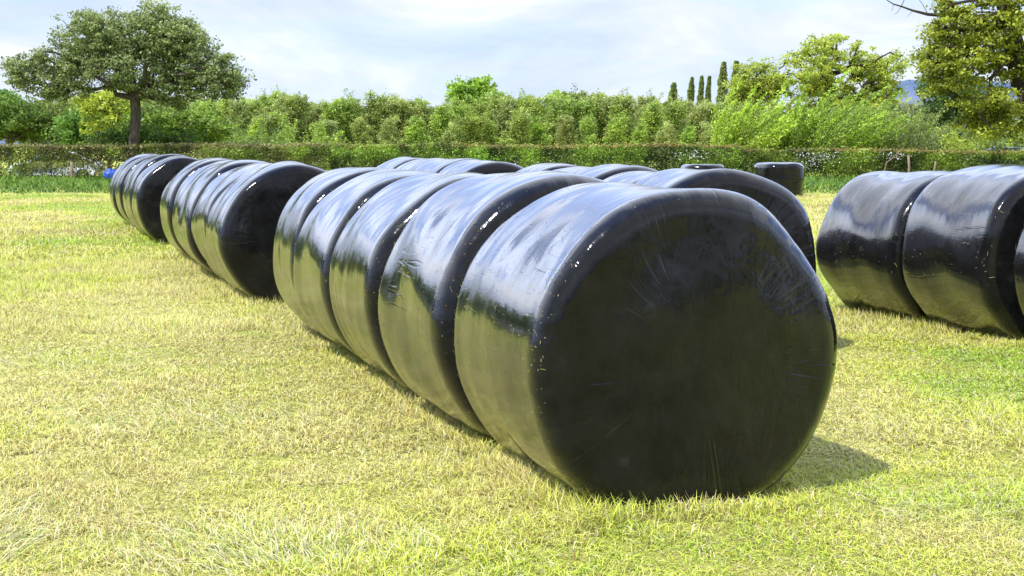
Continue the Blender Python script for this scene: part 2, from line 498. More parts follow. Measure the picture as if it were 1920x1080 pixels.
for i in range(5):
    lab = d_l[i] or ['nearest bale of the right hand row, outside the right edge', 'second nearest bale of the right hand row, outside the right edge'][i]
    put_bale(4.75 + i * 1.26, [7.72, 7.70, 7.70, 7.64, 7.64][i], 1.24, [1.46, 1.46, 1.46, 1.53, 1.54][i], [1.35, 1.34, 1.345, 1.385, 1.31][i], 500 + i, lab, D1, [0, 0, 0.02, -.03, .04][i], 180,
             dents=((2.2, .25, .012), (1.55, .3, -.006), (-2.45, .25, -.03), (2.75, .3, .01)) if i >= 3 else (), clip=130 if i in (2, 3, 4) else 0)

# bales stood on end beyond the groups
def standing_bale(x, y, w, h, seed, label, rz):
    V, U, Z = bale_surface(h, w, w, seed, 96, rc=0.14)
    V = V - np.array([0, 0, w / 2])
    W3 = np.stack([V[..., 0], V[..., 2], -V[..., 1]], -1)       # stand it up
    W3[..., 2] += h / 2 - 0.0
    z = W3[..., 2]
    W3[..., 2] = 0.5 * (z + np.sqrt(z ** 2 + 0.0016)) - 0.01
    o = bale_obj('silage_bale', W3, U, Z)
    o.location = (x, y, 0); o.rotation_euler = (0, 0, rz)
    tag(o, label, BALE_CAT, 'bales stood on their flat ends')
    return o
standing_bale(7.83, 41.0, 1.42, 0.99, 601, 'black wrapped bale standing on its flat end near the hedge, alone on the right', 0.4)
standing_bale(5.45, 40.0, 1.26, 0.96, 602, 'low black wrapped bale stood on end, its top just showing left of the upright bale', 1.4)

# the loose skirt of film under the foremost bale
def film_tail():
    o, V = BALES[0]
    rng = random.Random(5)
    N = 150
    vs, uv, zn = [], [], []
    for i in range(N):
        t = i / (N - 1)
        x = -0.40 + 0.74 * t
        am = math.sin(PI * t) ** 0.5 * (.55 + .45 * math.sin(13 * t + 1) * math.sin(5 * t))
        cr = 0.010 * math.sin(37 * t + 3 * math.sin(9 * t)) + 0.007 * math.sin(91 * t + 1) + rng.uniform(-.002, .002)
        base = -0.61
        for k in range(5):
            w_ = k / 4
            vs.append((x + 0.008 * math.sin(50 * t + k), base + 0.075 - 0.075 * w_ * (0.3 + am) + cr * w_,
                       max(0.003, 0.045 * (1 - w_) + 0.004 + cr * w_ * 1.3 * math.sin(PI * w_ * .6))))
            uv.append((t * 0.8, k * 0.03)); zn.append(1.0)
    F = []
    for i in range(N - 1):
        for k in range(4):
            a = i * 5 + k
            F.append((a, a + 5, a + 6, a + 1))
    tl = make_obj('film_tail', np.array(vs), np.array(F), M_FILM, o, True, uvs=np.array(uv), zone=np.array(zn))
    sm = tl.modifiers.new('thick', 'SOLIDIFY'); sm.thickness = 0.0015
film_tail()

# ------------------------------------------------------------------ ground
def ground_sheet():
    n = 160
    xs = np.sign(np.linspace(-1, 1, n)) * np.abs(np.linspace(-1, 1, n)) ** 3.2 * 6000
    X, Y = np.meshgrid(xs, xs + 0.0)
    Z = np.zeros_like(X)
    V = np.stack([X, Y, Z], -1).reshape(-1, 3)
    idx = np.arange(n * n).reshape(n, n)
    F = np.stack([idx[:-1, :-1], idx[:-1, 1:], idx[1:, 1:], idx[1:, :-1]], -1).reshape(-1, 4)
    o = make_obj('field_ground', V, F, M_GROUND)
    tag(o, 'mown hay field of short yellow green stubble', 'ground', kind='structure')
ground_sheet()

def grass_cols(x, y, rng, n):
    g = fbm(x * 0.55 + 3, y * 0.42, 5, 4)          # patches of regrowth
    g2 = fbm(x * 2.4, y * 2.4, 9, 3)
    streak = fbm(x * 1.1 - y * 0.25, y * 0.18 + x * 0.05, 21, 3)
    k = np.clip((g - 0.47) * 4.0 + (g2 - 0.5) * 2.2 + rng.normal(0, 0.34, n) + 0.50, 0, 1)[:, None]
    st = np.clip((streak - 0.5) * 3 + rng.normal(0, 0.25, n), -1, 1)[:, None]
    straw = np.array([0.95, 0.85, 0.27]); lime = np.array([0.80, 0.90, 0.12]); green = np.array([0.46, 0.70, 0.07])
    c = straw * (1 - k) + lime * k
    k2 = np.clip((g - 0.56) * 6 + rng.normal(0, 0.3, n), 0, 1)[:, None]
    c = c * (1 - k2) + green * k2
    c = c * (1 + 0.08 * st)
    pale = (rng.random(n) < 0.16)[:, None]
    c = np.where(pale, np.array([0.88, 0.80, 0.48]), c)
    br = (rng.random(n) < 0.07)[:, None]
    c = np.where(br, np.array([0.60, 0.40, 0.16]), c)
    return np.clip(c * rng.uniform(0.68, 1.25, (n, 1)), 0, .95)

def keep_out(x, y):
    ok = np.ones(len(x), bool)
    for (px, py, a, hw, hl) in FOOTPRINTS:
        if abs(py) > 45: continue
        dx, dy = x - px, y - py
        lx = dx * math.cos(a) + dy * math.sin(a); ly = -dx * math.sin(a) + dy * math.cos(a)
        ok &= ~((np.abs(lx) < hw) & (np.abs(ly) < hl))
    return ok

def blades(x, y, length, width, lie, az, rng, curved):
    n = len(x)
    el = np.clip(lie, 0.04, 1.45)
    dx, dy = np.cos(az), np.sin(az)
    px, py = -dy, dx
    tw = rng.uniform(-1, 1, n)
    base = np.stack([x, y, np.zeros(n)], -1)
    d1 = np.stack([dx * np.cos(el), dy * np.cos(el), np.sin(el)], -1)
    sd = np.stack([px, py, tw * 0.5], -1) * (width / 2)[:, None]
    if curved:
        el2 = el - rng.uniform(0.2, 1.0, n)
        az2 = az + rng.normal(0, 0.35, n)
        d2 = np.stack([np.cos(az2) * np.cos(el2), np.sin(az2) * np.cos(el2), np.sin(el2)], -1)
        mid = base + d1 * (length * .5)[:, None]
        tip = mid + d2 * (length * .5)[:, None]
        tip[:, 2] = np.maximum(tip[:, 2], 0.004)
        V = np.stack([base - sd, base + sd, mid - sd * .85, mid + sd * .85, tip], 1).reshape(-1, 3)
        b = np.arange(n)[:, None] * 5
        return V, b + np.array([0, 1, 3, 2]), b + np.array([2, 3, 4]), 5
    tip = base + d1 * length[:, None]
    V = np.stack([base - sd, base + sd, tip], 1).reshape(-1, 3)
    b = np.arange(n)[:, None] * 3
    return V, None, b + np.array([0, 1, 2]), 3

def grass_zone(y0, y1, dens, lmin, lmax, wid, seed, curved, margin=1.2):
    rng = np.random.default_rng(seed)
    hw1 = y1 * 0.40 + margin
    area = (y1 - y0) * 2 * hw1
    n = int(area * dens)
    x = rng.uniform(-hw1, hw1, n); y = rng.uniform(y0, y1, n)
    m = (np.abs(x) < y * 0.40 + margin) & keep_out(x, y)
    # clumpiness
    dn = fbm(x * 5, y * 5, 77, 3)
    m &= rng.random(n) < np.clip((dn - 0.30) * 3.2 + 0.25, 0.25, 1)
    x, y = x[m], y[m]; n = len(x)
    flow = fbm(x * 0.35, y * 0.35, 41, 2) * 2 * PI * 2.0 + 0.6
    lay = fbm(x * 0.8 + 9, y * 0.8, 43, 3)
    az = flow + rng.normal(0, 2.0, n) * np.clip(1.6 - lay, .5, 1.5)
    lie = np.clip(rng.normal(0.50, 0.34, n) - (lay - 0.5) * 0.9, 0.05, 1.2)
    tall = fbm(x * 0.7 + 30, y * 0.7, 61, 3)
    length = rng.uniform(lmin, lmax, n) * (0.65 + np.clip((tall - .4) * 2.2, 0, 0.9))
    near_bale = np.zeros(n)
    for (px, py, a, hw, hl) in FOOTPRINTS:
        ddx, ddy = x - px, y - py
        lx = np.abs(ddx * math.cos(a) + ddy * math.sin(a)); ly = np.abs(-ddx * math.sin(a) + ddy * math.cos(a))
        near_bale = np.maximum(near_bale, (np.maximum(lx - hw, ly - hl) < 0.18) * 1.0)
    lie = np.where(near_bale > 0, np.clip(lie + .35, .3, 1.4), lie)
    length = length * (1 + .35 * near_bale)
    width = np.full(n, wid) * rng.uniform(0.6, 1.3, n)
    c = grass_cols(x, y, rng, n)
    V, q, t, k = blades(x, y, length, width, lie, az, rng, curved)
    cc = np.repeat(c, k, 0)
    # shade between blades painted in: colour darkens toward the root
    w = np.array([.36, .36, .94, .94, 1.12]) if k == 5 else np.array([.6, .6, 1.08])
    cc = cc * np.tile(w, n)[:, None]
    return V, q, t, cc

def tufts():
    """long missed grass, combed over by the mower"""
    rng = np.random.default_rng(31)
    xs, ys, azs, Ls = [], [], [], []
    for (cx, cy, rx, ry, a, n) in [(-1.05, 4.15, .62, .30, 3.5, 2600), (-.35, 4.05, .45, .22, 2.9, 1500), (-1.5, 3.95, .4, .2, .3, 900), (1.6, 4.3, .5, .2, 2.9, 800), (.1, 4.35, .5, .15, 3.2, 700),
                                   (-.9, 5.1, .5, .35, 2.2, 1100), (-2.1, 5.2, .3, .5, 1.2, 800), (2.1, 5.6, .5, .3, 3.2, 900), (-1.8, 7.5, .8, .5, 2.6, 900), (2.4, 7.4, .7, .5, 3.0, 700), (-3.2, 9.5, 1.0, .6, 2.4, 800)]:
        x = rng.normal(cx, rx * .6, n); y = rng.normal(cy, ry * .6, n)
        xs.append(x); ys.append(y); azs.append(a + rng.normal(0, .38, n) + .5 * np.sin(x * 5 + y * 4)); Ls.append(rng.uniform(.08, .19, n))
    x, y, az, Ln = map(np.concatenate, (xs, ys, azs, Ls))
    m = keep_out(x, y); x, y, az, Ln = x[m], y[m], az[m], Ln[m]; n = len(x)
    lie = np.clip(rng.normal(.42, .2, n), .1, 1.1)
    V, q, t, k = blades(x, y, Ln, rng.uniform(.0025, .0045, n), lie, az, rng, True)
    p = rng.random(n)[:, None]
    c = np.where(p < .45, np.array([.92, .86, .50]), np.where(p < .8, np.array([.70, .78, .18]), np.array([.42, .58, .10])))
    c = c * rng.uniform(.7, 1.1, (n, 1))
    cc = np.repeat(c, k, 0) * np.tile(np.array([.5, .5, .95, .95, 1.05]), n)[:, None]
    return V, q, t, cc

def build_grass():
    Vs, Qs, Ts, Cs = [], [], [], []
    V, q, t, c = tufts()
    Vs.append(V); Qs.append(q); Ts.append(t); Cs.append(c)
    base = len(V)
    for args in ((3.3, 6.5, 19000, .030, .090, .0034, 1, True),
                 (6.5, 11.0, 10500, .032, .085, .0044, 2, True),
                 (11.0, 18.0, 4600, .04, .085, .0075, 3, False, 2.0),
                 (18.0, 42.6, 1150, .05, .10, .016, 4, False, 3.0)):
        V, q, t, c = grass_zone(*args)
        if q is not None: Qs.append(q + base)
        Ts.append(t + base); Vs.append(V); Cs.append(c); base += len(V)
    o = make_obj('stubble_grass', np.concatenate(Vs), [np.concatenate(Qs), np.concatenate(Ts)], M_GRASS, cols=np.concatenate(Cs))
    tag(o, 'short mown yellow green grass covering the field', 'grass', kind='stuff')
build_grass()

def build_verge():
    rng = np.random.default_rng(8)
    n = 70000
    y = 42.2 + rng.random(n) ** 0.8 * 20; x = rng.uniform(-40, 36, n)
    n = len(x)
    h = fbm(x * .6, y * .6, 3, 3)
    y = y + (fbm(x * .3, x * 0, 6, 2) - .5) * 1.2
    length = (0.10 + 0.38 * h * np.clip((y - 42) / 7, 0.15, 1)) * rng.uniform(.6, 1.3, n)
    width = rng.uniform(.02, .055, n)
    k = np.clip(fbm(x * 1.2, y * .5, 12, 3) * 1.6 - .3 + rng.normal(0, .2, n), 0, 1)[:, None]
    c = np.array([.10, .22, .025]) * (1 - k) + np.array([.25, .40, .05]) * k
    c = c * rng.uniform(.6, 1.25, (n, 1))
    V, q, t, kk = blades(x, y, length, width, rng.normal(1.0, .3, n), rng.uniform(0, 6.28, n), rng, True)
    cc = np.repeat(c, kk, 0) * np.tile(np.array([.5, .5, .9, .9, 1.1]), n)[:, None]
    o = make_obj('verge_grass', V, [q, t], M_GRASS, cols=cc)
    tag(o, 'uncut bright green grass strip growing along the foot of the hedge', 'grass', kind='stuff')
build_verge()

# ------------------------------------------------------------------ hills
def hills():
    n, m = 260, 14
    V = []
    Y0 = 3000
    for i in range(n):
        u = -3000 + 8000 * i / (n - 1)
        top = 222 - 14 * math.sin(u / 700 + 1)
        top -= 76 * math.exp(-((u - 1700) / 110) ** 2) if u < 1700 else 76 * math.exp(-((u - 1700) / 900) ** 2)
        top += 2.0 * math.sin(u / 37) + 1.3 * math.sin(u / 13)
        x = (u - 960) / FOC * Y0
        z = EYE + (HOR - top) / FOC * Y0
        for j in range(m):
            t = j / (m - 1)
            V.append((x, Y0 - 900 * (1 - t), z * (t ** 1.3) + 3 * mnoise.noise((x / 120, t * 6, 0))*t))
    idx = np.arange(n * m).reshape(n, m)
    F = np.stack([idx[:-1, :-1], idx[1:, :-1], idx[1:, 1:], idx[:-1, 1:]], -1).reshape(-1, 4)
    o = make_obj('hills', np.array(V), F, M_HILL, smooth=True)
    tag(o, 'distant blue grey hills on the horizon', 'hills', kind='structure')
hills()

# ------------------------------------------------------------------ trees
def tube_segments(segs, k=6):
    """segs: list of (p0, r0, p1, r1)"""
    V, F = [], []
    for p0, r0, p1, r1 in segs:
        p0, p1 = Vector(p0), Vector(p1)
        d = (p1 - p0)
        if d.length < 1e-5: continue
        d.normalize()
        a = d.orthogonal().normalized(); b = d.cross(a)
        base = len(V)
        for p, r in ((p0, r0), (p1 + d * r1 * .3, r1)):
            for i in range(k):
                t = 2 * PI * i / k
                V.append(p + a * (math.cos(t) * r) + b * (math.sin(t) * r))
        for i in range(k):
            j = (i + 1) % k
            F.append((base + i, base + j, base + k + j, base + k + i))
    return np.array([tuple(v) for v in V]), np.array(F)

LEAF_GAIN = 1.65
def leaf_quads(cen, size, cols, rng, aspect=1.6, axis=None, spread=1.0, up=0.3):
    cols = np.clip(cols * LEAF_GAIN * np.array([1.04, 1.03, .95]) + np.array([.018, .022, .006]), 0, .85)
    """diamond leaves; cen (n,3)"""
    n = len(cen)
    nrm = rng.normal(0, 1, (n, 3)); nrm[:, 2] = np.abs(nrm[:, 2]) + up; nrm /= np.linalg.norm(nrm, axis=1)[:, None]
    if axis is None: ax = rng.normal(0, 1, (n, 3))
    else: ax = axis + rng.normal(0, .35 * spread, (n, 3))
    ax = ax - nrm * np.sum(ax * nrm, 1)[:, None]
    ax /= (np.linalg.norm(ax, axis=1)[:, None] + 1e-9)
    bx = np.cross(nrm, ax)
    s = size[:, None]
    L = ax * s * aspect / 2; B = bx * s / 2
    fold = nrm * s * 0.12
    V = np.stack([cen - L, cen + B + fold, cen + L, cen - B + fold], 1).reshape(-1, 3)
    b = np.arange(n)[:, None] * 4
    return V, b + np.array([0, 1, 2, 3]), np.repeat(cols, 4, 0)

def grow(trunk, pts, r0, rng, jit=0.12, expo=0.42):
    nodes = [np.array(p, float) for p in trunk]; par = [-1] + list(range(len(trunk) - 1)); tips = []
    plen = [0.0]
    for i in range(1, len(nodes)): plen.append(plen[-1] + np.linalg.norm(nodes[i] - nodes[i - 1]))
    low = max(1, int(len(trunk) * 0.55))
    pts = sorted(pts, key=lambda p: np.linalg.norm(p - nodes[len(trunk) - 1]))
    for p in pts:
        A = np.array(nodes[low:])
        d = np.linalg.norm(A - p, axis=1) + 0.28 * np.array(plen[low:])
        i = int(np.argmin(d)) + low
        a = nodes[i]; L = np.linalg.norm(p - a)
        k = max(1, min(4, int(L / 0.7)))
        prev = i
        for j in range(1, k + 1):
            t = j / k
            q = a + (p - a) * t
            if j < k: q = q + rng.normal(0, jit * L / k, 3) + np.array([0, 0, 0.10 * L * math.sin(PI * t)])
            nodes.append(q); par.append(prev); plen.append(plen[prev] + np.linalg.norm(q - nodes[prev])); prev = len(nodes) - 1
        tips.append(prev)
    cnt = np.zeros(len(nodes))
    for t in tips:
        k = t
        while k >= 0:
            cnt[k] += 1; k = par[k]
    tot = max(cnt[0], 1)
    rad = r0 * (cnt / tot) ** expo
    segs = []
    for i in range(1, len(nodes)):
        p = par[i]
        segs.append((nodes[p], max(min(rad[p], rad[i] * 1.35), .004), nodes[i], max(rad[i], .004)))
    return nodes, tips, segs

def in_env(env, rng, n, shell=0.55):
    """points inside a union of ellipsoids (cx,cy,cz,rx,ry,rz), biased outward"""
    out = []
    vol = np.array([e[3] * e[4] * e[5] for e in env]) ** (2 / 3.0); vol = vol / vol.sum()
    while len(out) < n:
        e = env[rng.choice(len(env), p=vol)]
        d = rng.normal(0, 1, 3); d /= np.linalg.norm(d)
        r = (shell + (1 - shell) * rng.random()) if rng.random() < .75 else rng.random() ** .5
        out.append(np.array([e[0] + d[0] * e[3] * r, e[1] + d[1] * e[4] * r, e[2] + d[2] * e[5] * r]))
    return out

def broad_tree(name, trunk, env, r0, seed, nclump, nleaf, lsize, c_dark, c_light, clump_r=0.38, barkm=None, extra_segs=(), shell=.55, gap=0.0, jit=.12, aspect=1.5):
    """world-sized tree, origin at trunk base"""
    rng = np.random.default_rng(seed)
    root = empty(name)
    pts = in_env(env, rng, nclump, shell)
    if gap > 0:
        pts = [p for p in pts if vnoise(np.array([p[0] * .8 + seed]), np.array([p[2] * .9 + p[1] * .4]), seed)[0] > gap]
    nodes, tips, segs = grow(trunk, pts, r0, rng, jit)
    segs = segs + list(extra_segs)
    # twigs
    V, F = tube_segments(segs, 6)
    make_obj('trunk', V, F, barkm or M_BARK, root, True)
    zs = np.array([p[2] for p in pts]); z0, z1 = zs.min(), zs.max()
    cen, cols, sz = [], [], []
    per = max(4, nleaf // len(tips))
    cdk, clt = np.array(c_dark), np.array(c_light)
    for t in tips:
        p = nodes[t]
        k = int(per * rng.uniform(.5, 1.5))
        cr = clump_r * rng.uniform(.6, 1.35)
        # several twig sprays per clump
        spr = rng.integers(2, 5)
        for s_ in range(spr):
            q = p + rng.normal(0, cr * .75, 3) * np.array([1, 1, .8])
            m = k // spr + 1
            g = q + rng.normal(0, cr * .42, (m, 3)) * np.array([1.1, 1.1, .6])
            cen.append(g)
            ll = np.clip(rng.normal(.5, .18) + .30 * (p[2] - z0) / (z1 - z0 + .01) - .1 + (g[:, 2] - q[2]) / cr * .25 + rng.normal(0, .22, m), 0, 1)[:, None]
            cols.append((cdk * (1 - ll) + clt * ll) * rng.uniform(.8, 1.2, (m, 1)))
            sz.append(lsize * rng.uniform(.6, 1.35, m))
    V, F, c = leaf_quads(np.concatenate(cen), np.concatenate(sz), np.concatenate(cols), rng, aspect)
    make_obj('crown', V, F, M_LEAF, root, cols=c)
    return root

def shoot_tree(name, H, W, seed, nshoots, nleaf, lsize, c_dark, c_light, lean=0.15, base_spread=.25, r0=.05, aspect=2.6, leader=True, wispy=1.0, upright=1.0):
    """young willow or alder: many rising shoots, narrow leaves along them"""
    rng = np.random.default_rng(seed)
    root = empty(name)
    segs, cen, axs, cols, sz = [], [], [], [], []
    cdk, clt = np.array(c_dark), np.array(c_light)
    def shoot(p, d, L, r, lv, bend):
        k = max(3, int(L / .35)); st = L / k
        q = np.array(p, float); dd = np.array(d, float); dd /= np.linalg.norm(dd)
        pts = [q]
        for i in range(k):
            dd = dd + np.array([lean * .22, 0, .05 * upright]) * bend + rng.normal(0, .07, 3); dd /= np.linalg.norm(dd)
            q2 = q + dd * st
            segs.append((q, r * (1 - i / k) + .004, q2, r * (1 - (i + 1) / k) + .003))
            q = q2; pts.append(q)
        P = np.array(pts)
        t = rng.random(lv) ** .8 * (len(P) - 1)
        i0 = np.minimum(t.astype(int), len(P) - 2); fr = (t - i0)[:, None]
        c = P[i0] * (1 - fr) + P[i0 + 1] * fr
        tn = (t / (len(P) - 1))[:, None]
        c = c + rng.normal(0, 1, (lv, 3)) * (.05 + .16 * (1 - tn)) * wispy
        dirs = P[i0 + 1] - P[i0]; dirs /= np.linalg.norm(dirs, axis=1)[:, None] + 1e-9
        cen.append(c); axs.append(dirs + rng.normal(0, .45, (lv, 3)))
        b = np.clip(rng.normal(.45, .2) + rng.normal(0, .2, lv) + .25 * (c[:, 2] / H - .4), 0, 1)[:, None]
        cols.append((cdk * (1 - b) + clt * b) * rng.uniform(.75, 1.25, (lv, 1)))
        sz.append(lsize * rng.uniform(.6, 1.4, lv))
        return P
    per = nleaf // nshoots
    if leader:
        n_lead = 2 if rng.random() < .5 else 1
        leads = []
        for a in range(n_lead):
            P = shoot((rng.normal(0, .1), rng.normal(0, .1), 0), (rng.normal(0, .06), rng.normal(0, .06), 1), H * rng.uniform(.88, 1.0), r0, per, .35)
            leads.append(P)
        for s_ in range(nshoots - n_lead):
            P = leads[s_ % n_lead]
            f = rng.uniform(.08, .88); i = int(f * (len(P) - 1))
            a = rng.uniform(0, 2 * PI)
            el = rng.uniform(.55, 1.15)
            d = (math.cos(a) * math.cos(el), math.sin(a) * math.cos(el), math.sin(el))
            L = W * .5 * rng.uniform(.55, 1.15) * (1.25 - .75 * f)
            shoot(P[i], d, L, r0 * .35 * (1 - f) + .008, per, .6)
    else:
        for s_ in range(nshoots):
            a = rng.uniform(0, 2 * PI); rr = base_spread * W * rng.random() ** .5
            p = (math.cos(a) * rr, math.sin(a) * rr, rng.uniform(0, .25) * H)
            out = rr / (W * .5)
            segs.append(((0, 0, -.05), .03, (p[0] * .6, p[1] * .6, p[2] * .4), .03)); segs.append(((p[0] * .6, p[1] * .6, p[2] * .4), .03, p, .03))
            el = rng.uniform(.9, 1.5) - .45 * out
            d = (math.cos(a) * math.cos(el) + lean, math.sin(a) * math.cos(el), math.sin(el))
            L = H * rng.uniform(.45, .98) * (1 - .25 * out) * (1 if rng.random() < .6 else .6)
            L = min(L, (H - p[2]) * 1.02)
            shoot(p, d, L, r0 * .5, per, 1.0)
    V, F = tube_segments(segs, 4)
    make_obj('trunk', V, F, M_BARK, root, True)
    V, F, c = leaf_quads(np.concatenate(cen), np.concatenate(sz), np.concatenate(cols), rng, aspect, np.concatenate(axs))
    make_obj('crown', V, F, M_LEAF, root, cols=c)
    return root

def place(root, p, rz=0.0, s=1.0, label=None, cat='tree', group=None, sz=None):
    root.location = (p[0], p[1], 0); root.rotation_euler = (0, 0, rz)
    root.scale = (s, s, sz or s)
    return tag(root, label, cat, group)

# --- lone tree on the left, grey green leaves
def left_tree():
    Y = 60.0
    def e(u, v, ru, rv, dy=0, ry=1.8):
        p = at(u, v, Y)
        return (p.x - X0, dy, p.z, ru / FOC * Y, ry, rv / FOC * Y)
    X0 = at(252, 300, Y).x
    tr = [(0, 0, -.1), (.02, 0, .8), (-.02, 0, 1.6), (.08, 0, 2.3), (.12, 0, 2.9), (.10, 0, 3.5), (.05, 0, 4.1)]
    env = [e(270, 75, 120, 55), e(160, 85, 60, 62), e(350, 115, 72, 62), e(250, 135, 140, 52, 0, 2.4), e(95, 140, 66, 42), e(50, 135, 34, 26),
           e(395, 155, 55, 40), e(205, 60, 70, 38), e(290, 45, 50, 34), e(440, 150, 18, 22), e(320, 170, 60, 34), e(30, 125, 16, 14), e(120, 172, 60, 14, 0, .8), e(125, 108, 50, 40), e(415, 130, 26, 34), e(330, 75, 60, 40)]
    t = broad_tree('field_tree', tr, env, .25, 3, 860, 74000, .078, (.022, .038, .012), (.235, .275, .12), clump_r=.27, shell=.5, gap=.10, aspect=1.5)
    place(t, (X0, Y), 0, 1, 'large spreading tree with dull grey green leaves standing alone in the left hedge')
left_tree()

# --- oak at the right edge
def right_oak():
    Y = 46.0
    X0 = at(1985, 300, Y).x
    def e(u, v, ru, rv, dy=0, ry=1.6):
        p = at(u, v, Y)
        return (p.x - X0, dy, p.z, ru / FOC * Y, ry, rv / FOC * Y)
    q = lambda u, v, dy=0: tuple(np.array((at(u, v, Y).x - X0, dy, at(u, v, Y).z)))
    tr = [(0.1, 0, -.1), (0.05, 0, .9), q(1968, 245), q(1940, 200), q(1915, 150), q(1905, 100), q(1893, 50), q(1880, 0), q(1870, -50), q(1860, -110)]
    env = [e(1850, 20, 85, 60), e(1800, 70, 52, 50), e(1850, 120, 95, 60), e(1790, 165, 44, 36), e(1840, 190, 70, 45), e(1900, 170, 90, 60), e(1960, 60, 120, 110, 0, 2.4),
           e(1980, -100, 150, 120, 0, 2.8), e(1870, -110, 130, 90, 0, 2.4), e(1845, 228, 48, 30), e(1910, 236, 60, 30), e(1985, 236, 60, 34), e(1765, 110, 30, 40), e(1800, 120, 60, 50), e(1960, -230, 120, 60), e(2060, 60, 110, 100, 0, 2.4), e(1770, 12, 22, 22, 0, .5)]
    ex = []
    pl = [q(1850, 45), q(1795, 30), q(1740, 27), q(1712, 20), q(1690, 12), q(1676, 8), q(1664, 1), q(1655, -8)]
    rr = [.085, .07, .052, .036, .026, .02, .014, .007]
    for a in range(len(pl) - 1): ex.append((pl[a], rr[a], pl[a + 1], rr[a + 1]))
    for (a, b, r) in [((1690, 12), (1698, -6), .014), ((1698, -6), (1704, -22), .01), ((1690, 12), (1682, 24), .01), ((1682, 24), (1676, 27), .006), ((1676, 8), (1672, 20), .008), ((1712, 20), (1700, 32), .007), ((1740, 27), (1730, 8), .012), ((1730, 8), (1716, -10), .009),
                      ((1893, 50), (1850, 45), .10), ((1795, 30), (1770, 10), .04), ((1770, 10), (1760, -6), .03), ((1905, 100), (1878, 85), .08), ((1878, 85), (1850, 60), .06), ((1915, 150), (1895, 125), .08), ((1895, 125), (1876, 108), .06), ((1876, 108), (1850, 100), .04)]:
        ex.append((q(*a), r, q(*b), r * .7))
    t = broad_tree('oak_tree', tr, env, .34, 7, 900, 88000, .078, (.045, .07, .01), (.34, .39, .06), clump_r=.28, barkm=M_BARK_DARK, extra_segs=ex, shell=.45, gap=.40, jit=.16, aspect=1.4)
    place(t, (X0, Y), 0, 1, 'near oak with yellow green leaves and one bare branch at the right edge')
right_oak()

def img_tree(name, Y, ubase, trunk_uv, ells, r0, seed, ncl, nleaf, ls, cd, cl, label, clump=.4, gap=.0, shell=.55, bark=None, ry=2.0, jit=.14, group=None):
    X0 = at(ubase, 300, Y).x
    env = []
    for (u, v, ru, rv) in ells:
        p = at(u, v, Y); env.append((p.x - X0, 0, p.z, ru / FOC * Y, max(ry, ru / FOC * Y * .8), rv / FOC * Y))
    tr = [(0, 0, -.1), (0, 0, .7)]
    for (u, v) in trunk_uv:
        p = at(u, v, Y); tr.append((p.x - X0, 0, p.z))
    # densify trunk
    T = []
    for a, b in zip(tr[:-1], tr[1:]):
        T.append(a); T.append(tuple((np.array(a) + np.array(b)) / 2))
    T.append(tr[-1])
    t = broad_tree(name, T, env, r0, seed, ncl, nleaf, ls, cd, cl, clump_r=clump, gap=gap, shell=shell, barkm=bark, jit=jit)
    return place(t, (X0, Y), 0, 1, label, group=group)

YG_D, YG_L = (.06, .09, .012), (.36, .41, .08)
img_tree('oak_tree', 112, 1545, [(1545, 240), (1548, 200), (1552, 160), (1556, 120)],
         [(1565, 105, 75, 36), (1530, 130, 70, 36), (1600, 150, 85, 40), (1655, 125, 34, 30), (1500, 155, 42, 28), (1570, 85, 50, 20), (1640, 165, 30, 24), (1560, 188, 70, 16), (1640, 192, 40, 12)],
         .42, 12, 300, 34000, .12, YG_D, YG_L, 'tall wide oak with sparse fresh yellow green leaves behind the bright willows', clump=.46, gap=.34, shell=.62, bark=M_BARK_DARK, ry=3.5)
img_tree('oak_tree', 114, 1412, [(1412, 230), (1412, 190), (1414, 150)],
         [(1420, 145, 40, 28), (1395, 165, 28, 24), (1445, 165, 36, 22), (1420, 185, 50, 14)],
         .22, 13, 150, 14000, .115, YG_D, YG_L, 'smaller open crowned oak just left of the tall wide oak', clump=.42, gap=.2, bark=M_BARK_DARK)
img_tree('broadleaf_tree', 108, 885, [(885, 230), (885, 190)],
         [(885, 172, 34, 22), (868, 170, 16, 12), (902, 168, 18, 14), (885, 190, 38, 20)], .2, 14, 110, 9000, .17, (.05, .10, .015), (.26, .36, .055),
         'round bright green tree rising above the middle of the young tree belt', clump=.38)
img_tree('broadleaf_tree', 84, 1800, [(1800, 230), (1800, 190)],
         [(1790, 185, 58, 40), (1760, 175, 30, 28), (1830, 200, 60, 40), (1800, 225, 70, 25)], .25, 15, 190, 15000, .12, (.014, .035, .010), (.075, .13, .03),
         'dark green bushy tree behind the oak at the right', clump=.42)
img_tree('broadleaf_tree', 72, 205, [(205, 240), (203, 210)],
         [(205, 195, 48, 26), (175, 190, 24, 16), (235, 205, 34, 26), (200, 225, 44, 24)], .14, 16, 130, 9500, .11, (.07, .10, .015), (.32, .35, .06),
         'yellow green tree behind the trunk of the big lone tree', clump=.32, gap=.12)
img_tree('broadleaf_tree', 66, 320, [(320, 250), (318, 225)],
         [(310, 225, 52, 34), (355, 235, 50, 28), (280, 240, 40, 34), (395, 245, 40, 24)], .12, 17, 190, 15000, .10, (.025, .055, .01), (.22, .31, .055),
         'leafy green bush right of the big lone tree', clump=.32)
img_tree('broadleaf_tree', 64, 270, [(270, 265), (270, 250)],
         [(262, 262, 60, 24), (320, 268, 60, 18), (215, 262, 40, 18)], .10, 18, 150, 12000, .085, (.014, .035, .006), (.09, .16, .025),
         'dark low thicket at the foot of the big lone tree', clump=.28)
